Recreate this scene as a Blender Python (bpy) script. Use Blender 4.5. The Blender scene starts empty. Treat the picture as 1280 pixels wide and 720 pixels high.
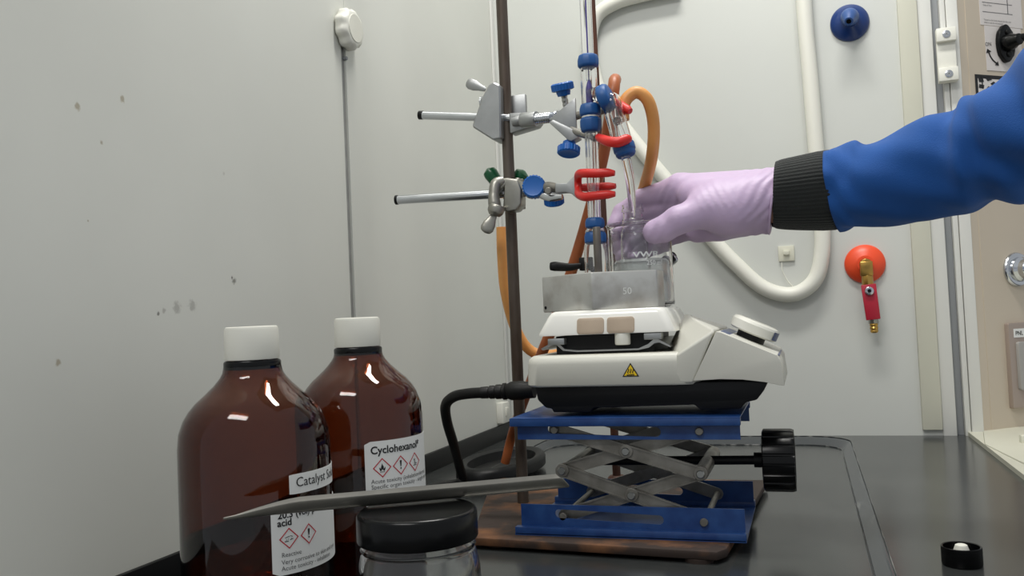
import bpy, bmesh, math, random
import numpy as np
from mathutils import Vector, Matrix, Euler
from mathutils.geometry import tessellate_polygon
random.seed(7)
SC = bpy.context.scene
COL = SC.collection
PI = math.pi

# ---------------------------------------------------------------- camera
F = 1100.0                      # focal length in pixels of the 1280 px wide frame
CAMZ = 0.21
CAMROT = Matrix.Rotation(.32, 3, 'Z') @ Matrix.Rotation(PI / 2 + .035, 3, 'X') @ Matrix.Rotation(-.045, 3, 'Z')
cd = bpy.data.cameras.new('camera'); cam = bpy.data.objects.new('camera', cd); COL.objects.link(cam)
cam.location = (0, 0, CAMZ); cam.rotation_euler = CAMROT.to_euler()
cd.sensor_width = 36; cd.lens = 36 * F / 1280; cd.clip_start = .01
SC.camera = cam
# ---------------------------------------------------------------- world, lights, exposure
w = bpy.data.worlds.new('lab'); SC.world = w; w.use_nodes = True
w.node_tree.nodes['Background'].inputs[0].default_value = (.92, .96, 1.0, 1)
w.node_tree.nodes['Background'].inputs[1].default_value = .47
def area(name, loc, rot, sx, sy, power, col=(1, 1, 1)):
    l = bpy.data.lights.new(name, 'AREA'); l.shape = 'RECTANGLE'; l.size = sx; l.size_y = sy; l.energy = power; l.color = col
    o = bpy.data.objects.new(name, l); COL.objects.link(o); o.location = loc; o.rotation_euler = rot
    return o
area('hood_lamp', (-.03, .86, 1.62), (0, 0, 0), .62, .16, 15.8, (1, .985, .94))
area('room_lamp', (-.42, -.55, 1.75), (math.radians(46), 0, math.radians(-4)), .9, .3, 13, (1, .98, .95))
SC.view_settings.view_transform = 'Standard'; SC.view_settings.look = 'None'
SC.view_settings.exposure = 0.0; SC.view_settings.gamma = 1.0; SC.view_settings.use_curve_mapping = False

# ---------------------------------------------------------------- measuring helpers
C0 = Vector((0, 0, CAMZ))
def ray(px, py): return CAMROT @ Vector(((px - 640) / F, -(py - 360) / F, -1))
def at(px, py, Y):
    d = ray(px, py); return C0 + d * (Y / d.y)
def atZ(px, py, z):
    d = ray(px, py); return C0 + d * ((z - CAMZ) / d.z)
def atX(px, py, x):
    d = ray(px, py); return C0 + d * (x / d.x)
def atPlane(px, py, p, n):
    d = ray(px, py); return C0 + d * ((Vector(p) - C0).dot(n) / d.dot(n))
def mpp(p):                       # metres per photograph pixel at a point
    q = CAMROT.transposed() @ (Vector(p) - C0); return -q.z / F

# ---------------------------------------------------------------- materials
def lin(c):
    return tuple((v / 12.92 if v <= .04045 else ((v + .055) / 1.055) ** 2.4) for v in (x / 255 for x in c)) + (1,)
MATS = {}
def mat(name, col, rough=.5, metal=0, trans=0, ior=1.5, var=0, vscale=40, bump=0, bscale=200, col2=None, coat=0, sheen=0, spec=.5, stretch=None, sss=0, alpha=1, thr=(.35, .65)):
    m = bpy.data.materials.new(name); m.use_nodes = True; nt = m.node_tree; b = nt.nodes['Principled BSDF']
    c = lin(col) if max(col) > 1 else tuple(col) + (1,)
    b.inputs['Base Color'].default_value = c; b.inputs['Roughness'].default_value = rough; b.inputs['Metallic'].default_value = metal
    b.inputs['Transmission Weight'].default_value = trans; b.inputs['IOR'].default_value = ior
    b.inputs['Coat Weight'].default_value = coat; b.inputs['Sheen Weight'].default_value = sheen
    b.inputs['Specular IOR Level'].default_value = spec
    if sss:
        b.inputs['Subsurface Weight'].default_value = sss; b.inputs['Subsurface Radius'].default_value = (.01, .006, .006); b.inputs['Subsurface Scale'].default_value = .3
    tc = nt.nodes.new('ShaderNodeTexCoord'); src = tc.outputs['Object']
    if stretch:
        mp = nt.nodes.new('ShaderNodeMapping'); mp.inputs['Scale'].default_value = stretch; nt.links.new(src, mp.inputs[0]); src = mp.outputs[0]
    if var or col2:
        n = nt.nodes.new('ShaderNodeTexNoise'); n.inputs['Scale'].default_value = vscale; n.inputs['Detail'].default_value = 6
        nt.links.new(src, n.inputs['Vector'])
        rp = nt.nodes.new('ShaderNodeValToRGB'); rp.color_ramp.elements[0].position = thr[0]; rp.color_ramp.elements[1].position = thr[1]
        if col2: c2 = lin(col2) if max(col2) > 1 else tuple(col2) + (1,)
        else: c2 = tuple(min(1, v * (1 + var)) for v in c[:3]) + (1,); c = tuple(v * (1 - var) for v in c[:3]) + (1,)
        rp.color_ramp.elements[0].color = c; rp.color_ramp.elements[1].color = c2
        nt.links.new(n.outputs['Fac'], rp.inputs[0]); nt.links.new(rp.outputs[0], b.inputs['Base Color'])
    if bump:
        n2 = nt.nodes.new('ShaderNodeTexNoise'); n2.inputs['Scale'].default_value = bscale; n2.inputs['Detail'].default_value = 4
        nt.links.new(src, n2.inputs['Vector'])
        bp = nt.nodes.new('ShaderNodeBump'); bp.inputs['Strength'].default_value = bump; bp.inputs['Distance'].default_value = .001
        nt.links.new(n2.outputs['Fac'], bp.inputs['Height']); nt.links.new(bp.outputs[0], b.inputs['Normal'])
    MATS[name] = m
    return m
def stains(m, spots):
    """brown marks of a fixed shape on a painted panel: spots = (point, (rx,ry,rz), colour, strength)"""
    nt = m.node_tree; b = nt.nodes['Principled BSDF']
    sock = b.inputs['Base Color']
    if sock.is_linked: cur = sock.links[0].from_socket
    else:
        rgb = nt.nodes.new('ShaderNodeRGB'); rgb.outputs[0].default_value = sock.default_value; cur = rgb.outputs[0]
    geo = nt.nodes.new('ShaderNodeNewGeometry')
    nz = nt.nodes.new('ShaderNodeTexNoise'); nz.inputs['Scale'].default_value = 260; nz.inputs['Detail'].default_value = 5
    nt.links.new(geo.outputs['Position'], nz.inputs['Vector'])
    for p, r, col, st in spots:
        mp = nt.nodes.new('ShaderNodeMapping'); mp.vector_type = 'TEXTURE'
        mp.inputs['Location'].default_value = p; mp.inputs['Scale'].default_value = r
        nt.links.new(geo.outputs['Position'], mp.inputs[0])
        ln = nt.nodes.new('ShaderNodeVectorMath'); ln.operation = 'LENGTH'; nt.links.new(mp.outputs[0], ln.inputs[0])
        ad = nt.nodes.new('ShaderNodeMath'); ad.operation = 'MULTIPLY_ADD'; ad.inputs[1].default_value = 1.6; nt.links.new(nz.outputs['Fac'], ad.inputs[0]); nt.links.new(ln.outputs['Value'], ad.inputs[2])
        mr = nt.nodes.new('ShaderNodeMapRange'); mr.inputs['From Min'].default_value = 1.7; mr.inputs['From Max'].default_value = 1.2
        mr.inputs['To Min'].default_value = 0; mr.inputs['To Max'].default_value = st; nt.links.new(ad.outputs[0], mr.inputs['Value'])
        mx = nt.nodes.new('ShaderNodeMix'); mx.data_type = 'RGBA'; nt.links.new(mr.outputs[0], mx.inputs[0]); nt.links.new(cur, mx.inputs[6]); mx.inputs[7].default_value = lin(col)
        cur = mx.outputs[2]
    nt.links.new(cur, sock)

# ---------------------------------------------------------------- mesh builder
def frame(d):
    d = Vector(d).normalized()
    a = Vector((0, 0, 1)) if abs(d.z) < .9 else Vector((0, 1, 0))
    u = a.cross(d).normalized(); return u, d.cross(u).normalized(), d
class MB:
    def __init__(s): s.v = []; s.f = []
    def add(s, vs, fs):
        n = len(s.v); s.v += [Vector(x) for x in vs]; s.f += [tuple(i + n for i in f) for f in fs]; return s
    def box(s, c, size, rot=None):
        c = Vector(c); h = Vector(size) / 2; R = rot if rot is not None else Matrix.Identity(3)
        vs = [c + R @ Vector((sx * h.x, sy * h.y, sz * h.z)) for sx in (-1, 1) for sy in (-1, 1) for sz in (-1, 1)]
        return s.add(vs, [(0, 1, 3, 2), (4, 6, 7, 5), (0, 4, 5, 1), (2, 3, 7, 6), (0, 2, 6, 4), (1, 5, 7, 3)])
    def ext(s, a, b): # box by corners
        a = Vector(a); b = Vector(b); return s.box((a + b) / 2, [abs(x) for x in (b - a)])
    def lathe(s, o, d, prof, n=32, cap=(True, True), rfun=None, close=False):
        """prof: (radius, distance along d)"""
        u, v, d = frame(d); o = Vector(o); vs = []; fs = []
        for j, (r, h) in enumerate(prof):
            for i in range(n):
                t = 2 * PI * i / n; rr = r * (rfun(t, j) if rfun else 1)
                vs.append(o + d * h + (u * math.cos(t) + v * math.sin(t)) * rr)
        m = len(prof)
        for j in range(m - 1 + (1 if close else 0)):
            j2 = (j + 1) % m
            for i in range(n):
                i2 = (i + 1) % n; fs.append((j * n + i, j * n + i2, j2 * n + i2, j2 * n + i))
        if not close:
            if cap[0] and prof[0][0] > 1e-6: fs.append(tuple(range(n - 1, -1, -1)))
            if cap[1] and prof[-1][0] > 1e-6: fs.append(tuple((m - 1) * n + i for i in range(n)))
        return s.add(vs, fs)
    def cyl(s, a, b, r, r2=None, n=24):
        a = Vector(a); b = Vector(b); return s.lathe(a, b - a, [(r, 0), (r if r2 is None else r2, (b - a).length)], n)
    def tube(s, pts, r, n=12, spline=True, sub=8, closed=False, cap=True, rfun=None, flat=1.0):
        pts = [Vector(p) for p in pts]
        rad = list(r) if isinstance(r, (list, tuple)) else [r] * len(pts)
        if spline and len(pts) > 2:
            q = []; qr = []
            N = len(pts); segs = N if closed else N - 1
            for i in range(segs):
                p0 = pts[i - 1] if (i > 0 or closed) else pts[0] * 2 - pts[1]; p1 = pts[i]; p2 = pts[(i + 1) % N]
                p3 = pts[(i + 2) % N] if (i + 2 < N or closed) else p2 * 2 - p1
                for k in range(sub):
                    t = k / sub
                    q.append(.5 * ((2 * p1) + (p2 - p0) * t + (2 * p0 - 5 * p1 + 4 * p2 - p3) * t * t + (3 * p1 - p0 - 3 * p2 + p3) * t ** 3))
                    qr.append(rad[i] * (1 - t) + rad[(i + 1) % N] * t)
            if not closed: q.append(pts[-1]); qr.append(rad[-1])
            pts, rad = q, qr
        N = len(pts); T = []
        for i in range(N):
            a = pts[i - 1] if (i > 0 or closed) else pts[0]; b = pts[(i + 1) % N] if (i < N - 1 or closed) else pts[-1]
            T.append((b - a).normalized())
        u, v, _ = frame(T[0]); vs = []; fs = []
        for i in range(N):
            if i > 0:
                ax = T[i - 1].cross(T[i])
                if ax.length > 1e-8:
                    R = Matrix.Rotation(T[i - 1].angle(T[i]), 3, ax.normalized()); u = R @ u
            u = (u - T[i] * u.dot(T[i])).normalized(); v = T[i].cross(u)
            for k in range(n):
                t = 2 * PI * k / n; rr = rad[i]
                if rfun: rr = rfun(i / (N - 1), t, rr)
                vs.append(pts[i] + (u * math.cos(t) * flat + v * math.sin(t)) * rr)
        for i in range(N - 1 + (1 if closed else 0)):
            i2 = (i + 1) % N
            for k in range(n):
                k2 = (k + 1) % n; fs.append((i * n + k, i * n + k2, i2 * n + k2, i2 * n + k))
        if cap and not closed: fs.append(tuple(range(n - 1, -1, -1))); fs.append(tuple((N - 1) * n + k for k in range(n)))
        return s.add(vs, fs)
    def prism(s, loops, o, u, v, d):
        """loops of (a,b): first outline, others holes; placed at o + a*u + b*v and extruded by vector d"""
        o = Vector(o); u = Vector(u); v = Vector(v); d = Vector(d)
        L = [[o + u * a + v * b for a, b in lp] for lp in loops]
        flat = [p for lp in L for p in lp]; n = len(flat)
        tris = tessellate_polygon([[Vector((a, b, 0)) for a, b in lp] for lp in loops])
        fs = [tuple(t) for t in tris] + [tuple(i + n for i in reversed(t)) for t in tris]
        k = 0
        for lp in L:
            m = len(lp)
            for i in range(m): fs.append((k + i, k + (i + 1) % m, n + k + (i + 1) % m, n + k + i))
            k += m
        return s.add(flat + [p + d for p in flat], fs)
    def build(s, name, m, parent=None, loc=None, bevel=0, seg=2, ang=35, subsurf=0, smooth=True):
        root = parent
        while root is not None and root.parent is not None: root = root.parent
        off = Vector(root.location) if root is not None else Vector(loc or (0, 0, 0))
        me = bpy.data.meshes.new(name); me.from_pydata([tuple(p - off) for p in s.v], [], s.f); me.validate(); me.update()
        bm = bmesh.new(); bm.from_mesh(me); bmesh.ops.recalc_face_normals(bm, faces=bm.faces)
        if bevel:
            es = [e for e in bm.edges if len(e.link_faces) == 2 and e.calc_face_angle(0) > math.radians(30)]
            if es: bmesh.ops.bevel(bm, geom=es, offset=bevel, segments=seg, profile=.5, affect='EDGES', clamp_overlap=True)
        bm.to_mesh(me); bm.free()
        if smooth:
            me.polygons.foreach_set('use_smooth', [True] * len(me.polygons)); me.set_sharp_from_angle(angle=math.radians(ang))
        me.materials.append(m)
        o = bpy.data.objects.new(name, me); COL.objects.link(o)
        if parent is not None: o.parent = parent
        else: o.location = off
        if subsurf:
            md = o.modifiers.new('s', 'SUBSURF'); md.levels = subsurf; md.render_levels = subsurf
        return o
def tag(o, label=None, cat=None, group=None, kind=None):
    if label: o['label'] = label
    if cat: o['category'] = cat
    if group: o['group'] = group
    if kind: o['kind'] = kind
    return o
def thing(name, loc, label, cat, group=None):
    o = bpy.data.objects.new(name, None); COL.objects.link(o); o.location = loc; o.empty_display_size = .02
    return tag(o, label, cat, group)
def rrect(x0, y0, x1, y1, r, n=6):
    out = []
    for cx, cy, a0 in ((x1 - r, y1 - r, 0), (x0 + r, y1 - r, 90), (x0 + r, y0 + r, 180), (x1 - r, y0 + r, 270)):
        for i in range(n + 1):
            a = math.radians(a0 + 90 * i / n); out.append((cx + r * math.cos(a), cy + r * math.sin(a)))
    return out
def circ(cx, cy, r, n=20): return [(cx + r * math.cos(2 * PI * i / n), cy + r * math.sin(2 * PI * i / n)) for i in range(n)]
def text_mesh(txt, size, bold=0, align='LEFT'):
    """flat lettering as (verts, faces) in its own plane, size = cap height in metres"""
    cu = bpy.data.curves.new('t', 'FONT'); cu.body = txt; cu.size = size / .69; cu.offset = bold * size; cu.align_x = align; cu.resolution_u = 3
    o = bpy.data.objects.new('t', cu); COL.objects.link(o)
    dg = bpy.context.evaluated_depsgraph_get(); me = bpy.data.meshes.new_from_object(o.evaluated_get(dg))
    vs = [(v.co.x, v.co.y) for v in me.vertices]; fs = [tuple(p.vertices) for p in me.polygons]
    bpy.data.objects.remove(o); bpy.data.curves.remove(cu); bpy.data.meshes.remove(me)
    return vs, fs

# ---------------------------------------------------------------- palette
PANEL = mat('grey_white_panel', (202, 204, 199), .42, var=.025, vscale=3)
PANELL = mat('grey_white_panel_left', (212, 213, 206), .42, var=.03, vscale=4)
CREAM = mat('cream_trim', (208, 207, 191), .5, var=.02, vscale=10)
WHITE = mat('white_trim', (218, 218, 213), .45)
BEIGE = mat('beige_steel', (196, 184, 166), .4, var=.02, vscale=6)
GREYSTRIP = mat('grey_track', (150, 151, 148), .5, var=.1, vscale=60)
DARKGAP = mat('grey_gap', (150, 153, 156), .6)
BENCH = mat('black_epoxy', (46, 48, 48), .2, col2=(58, 60, 59), vscale=9, bump=.05, bscale=60)
BENCHLIP = mat('black_epoxy_worn_lip', (52, 56, 60), .12, col2=(112, 115, 114), vscale=70, thr=(.62, .8), stretch=(1, .25, 1))
WORN = mat('worn_white_edge', (44, 47, 48), .4, col2=(150, 150, 146), vscale=90, thr=(.5, .68), stretch=(1, .12, 1))
BLACKLINER = mat('black_liner', (13, 14, 15), .45, spec=.25)
BLACK = mat('black_plastic', (7, 8, 9), .25, spec=.25)
BLACKM = mat('black_matt', (14, 14, 14), .5, bump=.1, spec=.3)
BLUEP = mat('blue_plastic', (8, 92, 172), .38)
BLUECAP = mat('blue_cap_plastic', (22, 82, 146), .45)
BLUEPAINT = mat('blue_paint', (24, 56, 112), .34, col2=(38, 74, 130), vscale=60, bump=.04, bscale=300)
REDRUB = mat('red_rubber', (214, 40, 34), .38)
GREENP = mat('green_plastic', (6, 84, 48), .3)
CHROME = mat('chrome', (205, 208, 212), .18, metal=1, var=.04, vscale=30)
ALU = mat('cast_aluminium', (168, 170, 170), .42, metal=.9, var=.06, vscale=50, bump=.12, bscale=160)
ZINC = mat('cast_zinc', (160, 158, 150), .36, metal=.95, var=.08, vscale=60, bump=.1, bscale=150)
BLOCKM = mat('brushed_block', (196, 196, 192), .36, metal=.6, col2=(158, 153, 146), vscale=38, thr=(.45, .75), bump=.1, bscale=140)
STEEL = mat('stainless_steel', (176, 176, 172), .3, metal=1, var=.05, vscale=60)
ARMM = mat('scissor_arm_steel', (152, 149, 142), .42, metal=.75, col2=(122, 119, 112), vscale=50, bump=.1)
RUST = mat('rusty_rod', (98, 90, 82), .5, metal=.5, col2=(74, 60, 50), vscale=70, bump=.25, bscale=200, stretch=(1, 1, .18))
RUST2 = mat('rusty_rod_red', (98, 60, 44), .6, metal=.3, col2=(64, 40, 32), vscale=50, bump=.2, stretch=(1, 1, .2))
RUSTPL = mat('rusty_plate', (50, 38, 32), .75, metal=.1, col2=(124, 82, 50), vscale=22, bump=.4, bscale=120, thr=(.48, .72))
WHITEP = mat('white_plastic', (226, 225, 215), .4, bump=.03)
CAPW = mat('white_cap_plastic', (222, 221, 210), .45)
HPW = mat('hotplate_white', (203, 202, 192), .42, bump=.06, bscale=400)
HPTOP = mat('hotplate_enamel', (238, 237, 230), .22, coat=.4)
TAN = mat('scorched_tan', (176, 158, 138), .5, var=.07, vscale=40)
HPBLACK = mat('hotplate_black_base', (10, 11, 14), .45, bump=.08, spec=.3)
GLASS = mat('clear_glass', (1., 1., 1.), .0, trans=1, ior=1.47)
GLASS2 = mat('clear_glass_jar', (.97, .98, .97), .02, trans=1, ior=1.5)
FROST = mat('wet_glass', (.93, .95, .95), .12, trans=1, ior=1.25, bump=.25, bscale=160)
AMBER = mat('amber_glass', (1., .93, .85), .02, trans=1, ior=1.5)
va = AMBER.node_tree.nodes.new('ShaderNodeVolumeAbsorption'); va.inputs['Color'].default_value = (.60, .27, .04, 1); va.inputs['Density'].default_value = 1000
AMBER.node_tree.links.new(va.outputs[0], AMBER.node_tree.nodes['Material Output'].inputs['Volume'])
LIQ = mat('dark_liquid', (.22, .07, .04), .02, trans=1, ior=1.33)
HOSEO = mat('amber_hose', (222, 158, 88), .4, sss=.3, var=.06, vscale=25)
HOSER = mat('orange_brown_hose', (166, 92, 50), .42, sss=.06, var=.1, vscale=22)
GLOVE = mat('lilac_nitrile', (190, 168, 198), .48, bump=.35, bscale=130, var=.03, vscale=30, sss=.1, stretch=(1, .6, 1.4))
SKIN = mat('skin', (208, 160, 140), .5, sss=.2)
SLEEVE = mat('blue_cotton', (6, 74, 146), .85, var=.05, vscale=30, bump=.3, bscale=900, sheen=.05)
KNIT = mat('black_knit', (15, 20, 19), .9, bump=.5, bscale=900, sheen=.2)
BRASS = mat('brass', (190, 152, 82), .28, metal=1, var=.08, vscale=40)
ORANGE = mat('orange_plastic', (232, 78, 40), .38)
REDP = mat('red_lever', (168, 24, 48), .4)
NAVY = mat('navy_plastic', (16, 50, 110), .3)
PAPER = mat('white_paper', (228, 229, 226), .55)
PAPERG = mat('glossy_paper', (214, 208, 204), .15)
INK = mat('black_ink', (20, 20, 22), .5)
INKGREY = mat('grey_ink', (88, 88, 90), .5)
REDINK = mat('red_ink', (190, 28, 48), .5)
YELLOW = mat('yellow_sign', (238, 200, 20), .4)
PRINTW = mat('white_glass_print', (226, 228, 228), .6)
PURPLE = mat('purple_spirit', (70, 50, 160), .4)
OUTLET = mat('outlet_grey', (166, 152, 142), .35, metal=.35)
OUTLETF = mat('outlet_face', (158, 156, 152), .4)
# ================================================================ STRUCTURE
YB = 1.448; XL = -.495
def struct(name, mb, m, **k): return tag(mb.build(name, m, **k), kind='structure')
struct('wall_back', MB().ext((-.62, YB, -.1), (.203, YB + .03, 1.66)), PANEL)
# left wall: two panels meeting at the slot behind the white knob
yS = atX(441, 392, XL).y
zK = atX(430, 58, XL).z
struct('wall_left', MB().ext((XL - .03, .34, -.1), (XL, yS - .004, 1.66)).ext((XL - .03, yS + .007, -.1), (XL, YB, 1.66))
       .ext((XL - .03, yS - .004, zK), (XL, yS + .0065, 1.66)), PANELL)
def sp(px, py, r, c=(150, 138, 112), s=.7): return (tuple(atX(px, py, XL)), (.02, r, r * 1.15), c, s)
stains(PANELL, [sp(97, 133, .0035), sp(153, 124, .003), sp(127, 178, .0022), sp(73, 453, .003), sp(110, 276, .0012), sp(293, 352, .004, (110, 108, 100), .8), sp(290, 347, .0022, (90, 88, 82), .9),
                sp(205, 388, .003, (136, 134, 128), .5), sp(222, 386, .006, (136, 134, 128), .5), sp(240, 383, .006, (138, 136, 130), .5), sp(198, 392, .002, (100, 98, 92), .8), sp(280, 217, .002, (170, 168, 160), .5)])
struct('trim_1', MB().ext((XL - .02, yS - .0039, 0), (XL - .003, yS + .0069, zK - .002)), GREYSTRIP)          # grey track in the slot
struct('trim_2', MB().ext((XL, .33, .0), (XL + .005, YB, .0335)), BLACKLINER, bevel=.001)                    # black upstand along the left wall
struct('trim_3', MB().ext((XL, YB - .012, .034), (XL + .004, YB, 1.66)), WHITE, bevel=.0008)                  # corner strip
# right of the back wall: cream board, white post, gap, white strips
def strip(name, x0, x1, y0, z0, z1, m, bv=.001): return struct(name, MB().ext((x0, y0, z0), (x1, YB + .03, z1)), m, bevel=bv)
strip('trim_4', .157, .184, YB - .007, .017, 1.66, CREAM)
strip('trim_5', .1845, .2035, YB - .002, -.1, 1.66, WHITE)
strip('trim_6', .203, .2145, YB + .008, -.1, 1.66, DARKGAP)
strip('trim_7', .2145, .222, YB - .004, -.1, 1.66, WHITE)
strip('trim_8', .2228, .2385, YB - .006, -.1, 1.66, WHITE)
# beige right jamb, slightly splayed towards the viewer
WP = Vector((.2385, YB - .004, 0)); WD = Vector((.777, .629, 0)).normalized(); WN = Vector((WD.y, -WD.x, 0)).normalized()
if WN.y > 0: WN = -WN
WLEN = 1.1
def wq(s, z, out=0): return WP + WD * s + Vector((0, 0, z)) + WN * out
mbw = MB(); a0 = [wq(0, -.1), wq(WLEN, -.1), wq(WLEN, -.1, -.04), wq(0, -.1, -.04)]
mbw.add(a0 + [p + Vector((0, 0, 1.76)) for p in a0], [(0, 1, 2, 3), (4, 5, 6, 7), (0, 1, 5, 4), (1, 2, 6, 5), (2, 3, 7, 6), (3, 0, 4, 7)])
struct('wall_right', mbw, BEIGE)
sJ = (atPlane(1209, 60, WP, WN) - WP).dot(WD)
mbj = MB(); mbj.add([wq(sJ, -.02, .0008), wq(WLEN, -.02, .0008), wq(WLEN, 1.2, .0008), wq(sJ, 1.2, .0008), wq(sJ, -.02, -.002), wq(WLEN, -.02, -.002), wq(WLEN, 1.2, -.002), wq(sJ, 1.2, -.002)],
                    [(0, 1, 2, 3), (4, 5, 6, 7), (0, 1, 5, 4), (1, 2, 6, 5), (2, 3, 7, 6), (3, 0, 4, 7)])
struct('trim_9', mbj, BEIGE)
struct('ceiling', MB().ext((-.62, .55, 1.66), (.6, YB + .35, 1.69)), PANEL)
struct('floor', MB().ext((-2.5, -2.5, -.93), (2.5, 2.2, -.9)), mat('lab_floor', (120, 118, 112), .4))
# worktop with a dished middle
bt = thing('worktop', (-.14, .9, 0), 'black epoxy fume hood worktop with a dished middle under the apparatus', 'worktop')
ZT = .008
d0 = (-.415, .37, .054, YB - .012); rO, rI = .06, .05; N = 10
outer = rrect(*d0, rO, N); inner = rrect(d0[0] + .016, d0[1] + .016, d0[2] - .016, d0[3] - .04, rI, N)
mb = MB(); x0, x1, y0, y1 = XL - .001, .262, .33, YB + .012
rect = [(x0, y0), (x1, y0), (x1, y1), (x0, y1)]
tr = tessellate_polygon([[Vector((a, b, 0)) for a, b in rect], [Vector((a, b, 0)) for a, b in outer]])
mb.add([(a, b, ZT) for a, b in rect + outer], [tuple(t) for t in tr])
mb.add([(a, b, z) for z in (ZT, -.035) for a, b in rect], [(0, 1, 5, 4), (1, 2, 6, 5), (2, 3, 7, 6), (3, 0, 4, 7), (4, 5, 6, 7)])
mb.build('bench_surface', BENCH, bt)
n = len(outer); mb = MB(); prof = [(0, ZT), (.12, ZT + .0008), (.3, ZT), (.75, .0012), (1, 0)]
for t, z in prof: mb.v += [Vector((a[0] * (1 - t) + b[0] * t, a[1] * (1 - t) + b[1] * t, z)) for a, b in zip(outer, inner)]
for j in range(len(prof) - 1): mb.f += [(j * n + i, j * n + (i + 1) % n, (j + 1) * n + (i + 1) % n, (j + 1) * n + i) for i in range(n)]
tag(mb.build('dish_lip', BENCHLIP, bt, ang=60), 'worn glossy lip around the dished middle')
for t, z in ((.06, ZT + .0009), (.93, .0008)):
    lpv = [Vector((a[0] * (1 - t) + b[0] * t, a[1] * (1 - t) + b[1] * t, z)) for a, b in zip(outer, inner)]
    MB().tube(lpv, .0011, 6, spline=False, closed=True, flat=.5).build('worn_edge', WORN, bt)
MB().add([(a, b, 0) for a, b in inner], [tuple(range(n))]).build('dish_floor', BENCH, bt)
MB().ext((x0 + .02, .36, -.9), (x1 - .02, y1, -.035)).build('base_cabinet', BEIGE, bt)
# cream ledge beside the worktop on the right
lg = thing('ledge', (.25, 1.2, ZT), 'cream metal ledge along the foot of the beige right jamb', 'ledge')
zl = ZT + .006
g0, g1 = atZ(1231, 556, zl), atZ(1283, 582, zl); gd = (g1 - g0).normalized(); ge = g0 + gd * .75
gn = Vector((-gd.y, gd.x, 0)); gn = gn if gn.x > 0 else -gn
h0, h1 = g0 + gn * .0002, ge + gn * .0035
MB().prism([[(.2175, YB + .004), (.2175, .60), (ge.x, ge.y), (g0.x, g0.y), (.2385, YB + .004)]], (0, 0, ZT - .006), (1, 0, 0), (0, 1, 0), (0, 0, .012)).build('sill', CREAM, lg, bevel=.0015)
MB().prism([[(h0.x, h0.y), (h1.x, h1.y), (h1.x + .3, h1.y), (.46, YB + .16), (.2388, YB + .003)]], (0, 0, ZT - .006), (1, 0, 0), (0, 1, 0), (0, 0, .0135)).build('raised_sill', CREAM, lg, bevel=.001)
p = at(1283, 556, 1.33); MB().ext((at(1275, 556, 1.33).x, 1.32, ZT), (p.x + .05, 1.335, at(1275, 543, 1.33).z)).build('upstand', CREAM, lg, bevel=.002)

# ================================================================ THINGS ON THE WALLS
# scalloped knob above the slot
kc = atX(429, 38, XL)
kn = thing('panel_fastener', kc, 'white scalloped plastic knob on the left wall above the grey slot', 'knob')
MB().lathe(kc + Vector((.001, 0, 0)), (1, 0, 0), [(.021, 0), (.0235, .002), (.0235, .010), (.0205, .014), (.0185, .0152)], 96, rfun=lambda t, j: 1 + .045 * math.cos(9 * t) if j < 4 else 1).build('knob_body', WHITEP, kn, ang=50)
MB().lathe(kc + Vector((.0158, 0, 0)), (1, 0, 0), [(.0165, 0), (.016, .0012)], 48).build('knob_face', CAPW, kn)
MB().cyl(atX(432, 73, XL) - Vector((.004, 0, 0)), atX(432, 73, XL) + Vector((.002, 0, 0)), .0022).build('screw', DARKGAP, kn)
# white block low on the left wall by the corner
p = atX(625, 516, XL); q = thing('wall_bracket', p, 'small white plastic bracket low on the left wall behind the rusty rod', 'bracket')
MB().prism([[(-.018, -.016), (.012, -.016), (.018, -.009), (.018, .012), (.012, .018), (-.018, .018)]], p, (0, 1, 0), (0, 0, 1), (.012, 0, 0)).build('bracket_body', WHITEP, q, bevel=.0012)
MB().box(p + Vector((.0125, 0, .002)), (.002, .012, .014)).build('bracket_face', CAPW, q, bevel=.0005)
# white hose on the back wall
YH = YB - .013
pts = [at(x, y, YH) for x, y in [(1003, -40), (1006, 20), (1013, 100), (1021, 200), (1027, 270), (1027, 320), (1017, 352), (990, 368), (955, 360), (922, 332), (890, 298), (850, 246), (812, 200), (780, 160), (752, 120), (740, 80), (738, 48), (746, 20), (768, 4), (800, -6), (850, -16)]]
h = MB().tube(pts, .0118, 16, sub=6)
tag(h.build('white_hose', WHITEP, loc=at(990, 368, YB)), 'thick white hose looping down the back wall to the right of the apparatus', 'hose')
# adhesive clip and its string
p = at(983, 317, YB); q = thing('cable_clip', p, 'small square cream adhesive clip with a thin thread on the back wall', 'clip')
MB().box(p + Vector((0, -.002, 0)), (.024, .004, .024)).build('clip_base', CREAM, q, bevel=.0008)
MB().box(p + Vector((0, -.006, .001)), (.009, .006, .007)).build('clip_loop', CREAM, q, bevel=.001)
MB().tube([at(977, 328, YB - .004), at(978, 338, YB - .005), at(984, 350, YB - .004), at(991, 358, YB - .004)], .0006, 6).build('thread', WHITEP, q)
# blue gas nozzle
p = at(1062, 29, YB); q = thing('gas_nozzle', p, 'round navy blue gas nozzle on the back wall above the arm', 'nozzle')
MB().lathe(p, (0, -1, 0), [(.0285, 0), (.0285, .003), (.027, .006), (.019, .012), (.0125, .016), (.011, .018)], 48).build('nozzle_flange', NAVY, q)
a = p + Vector((0, -.016, .004)); b = p + Vector((-.004, -.050, -.012))
MB().tube([a, (a + b) / 2 + Vector((0, -.003, .003)), b], [.0135, .0125, .0062], 20, sub=6).build('nozzle_spout', mat('worn_navy', (48, 82, 140), .45), q)
d = (b - ((a + b) / 2 + Vector((0, -.003, .003)))).normalized()
MB().cyl(b - d * .002, b + d * .0006, .0035).build('nozzle_hole', BLACK, q)
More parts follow.
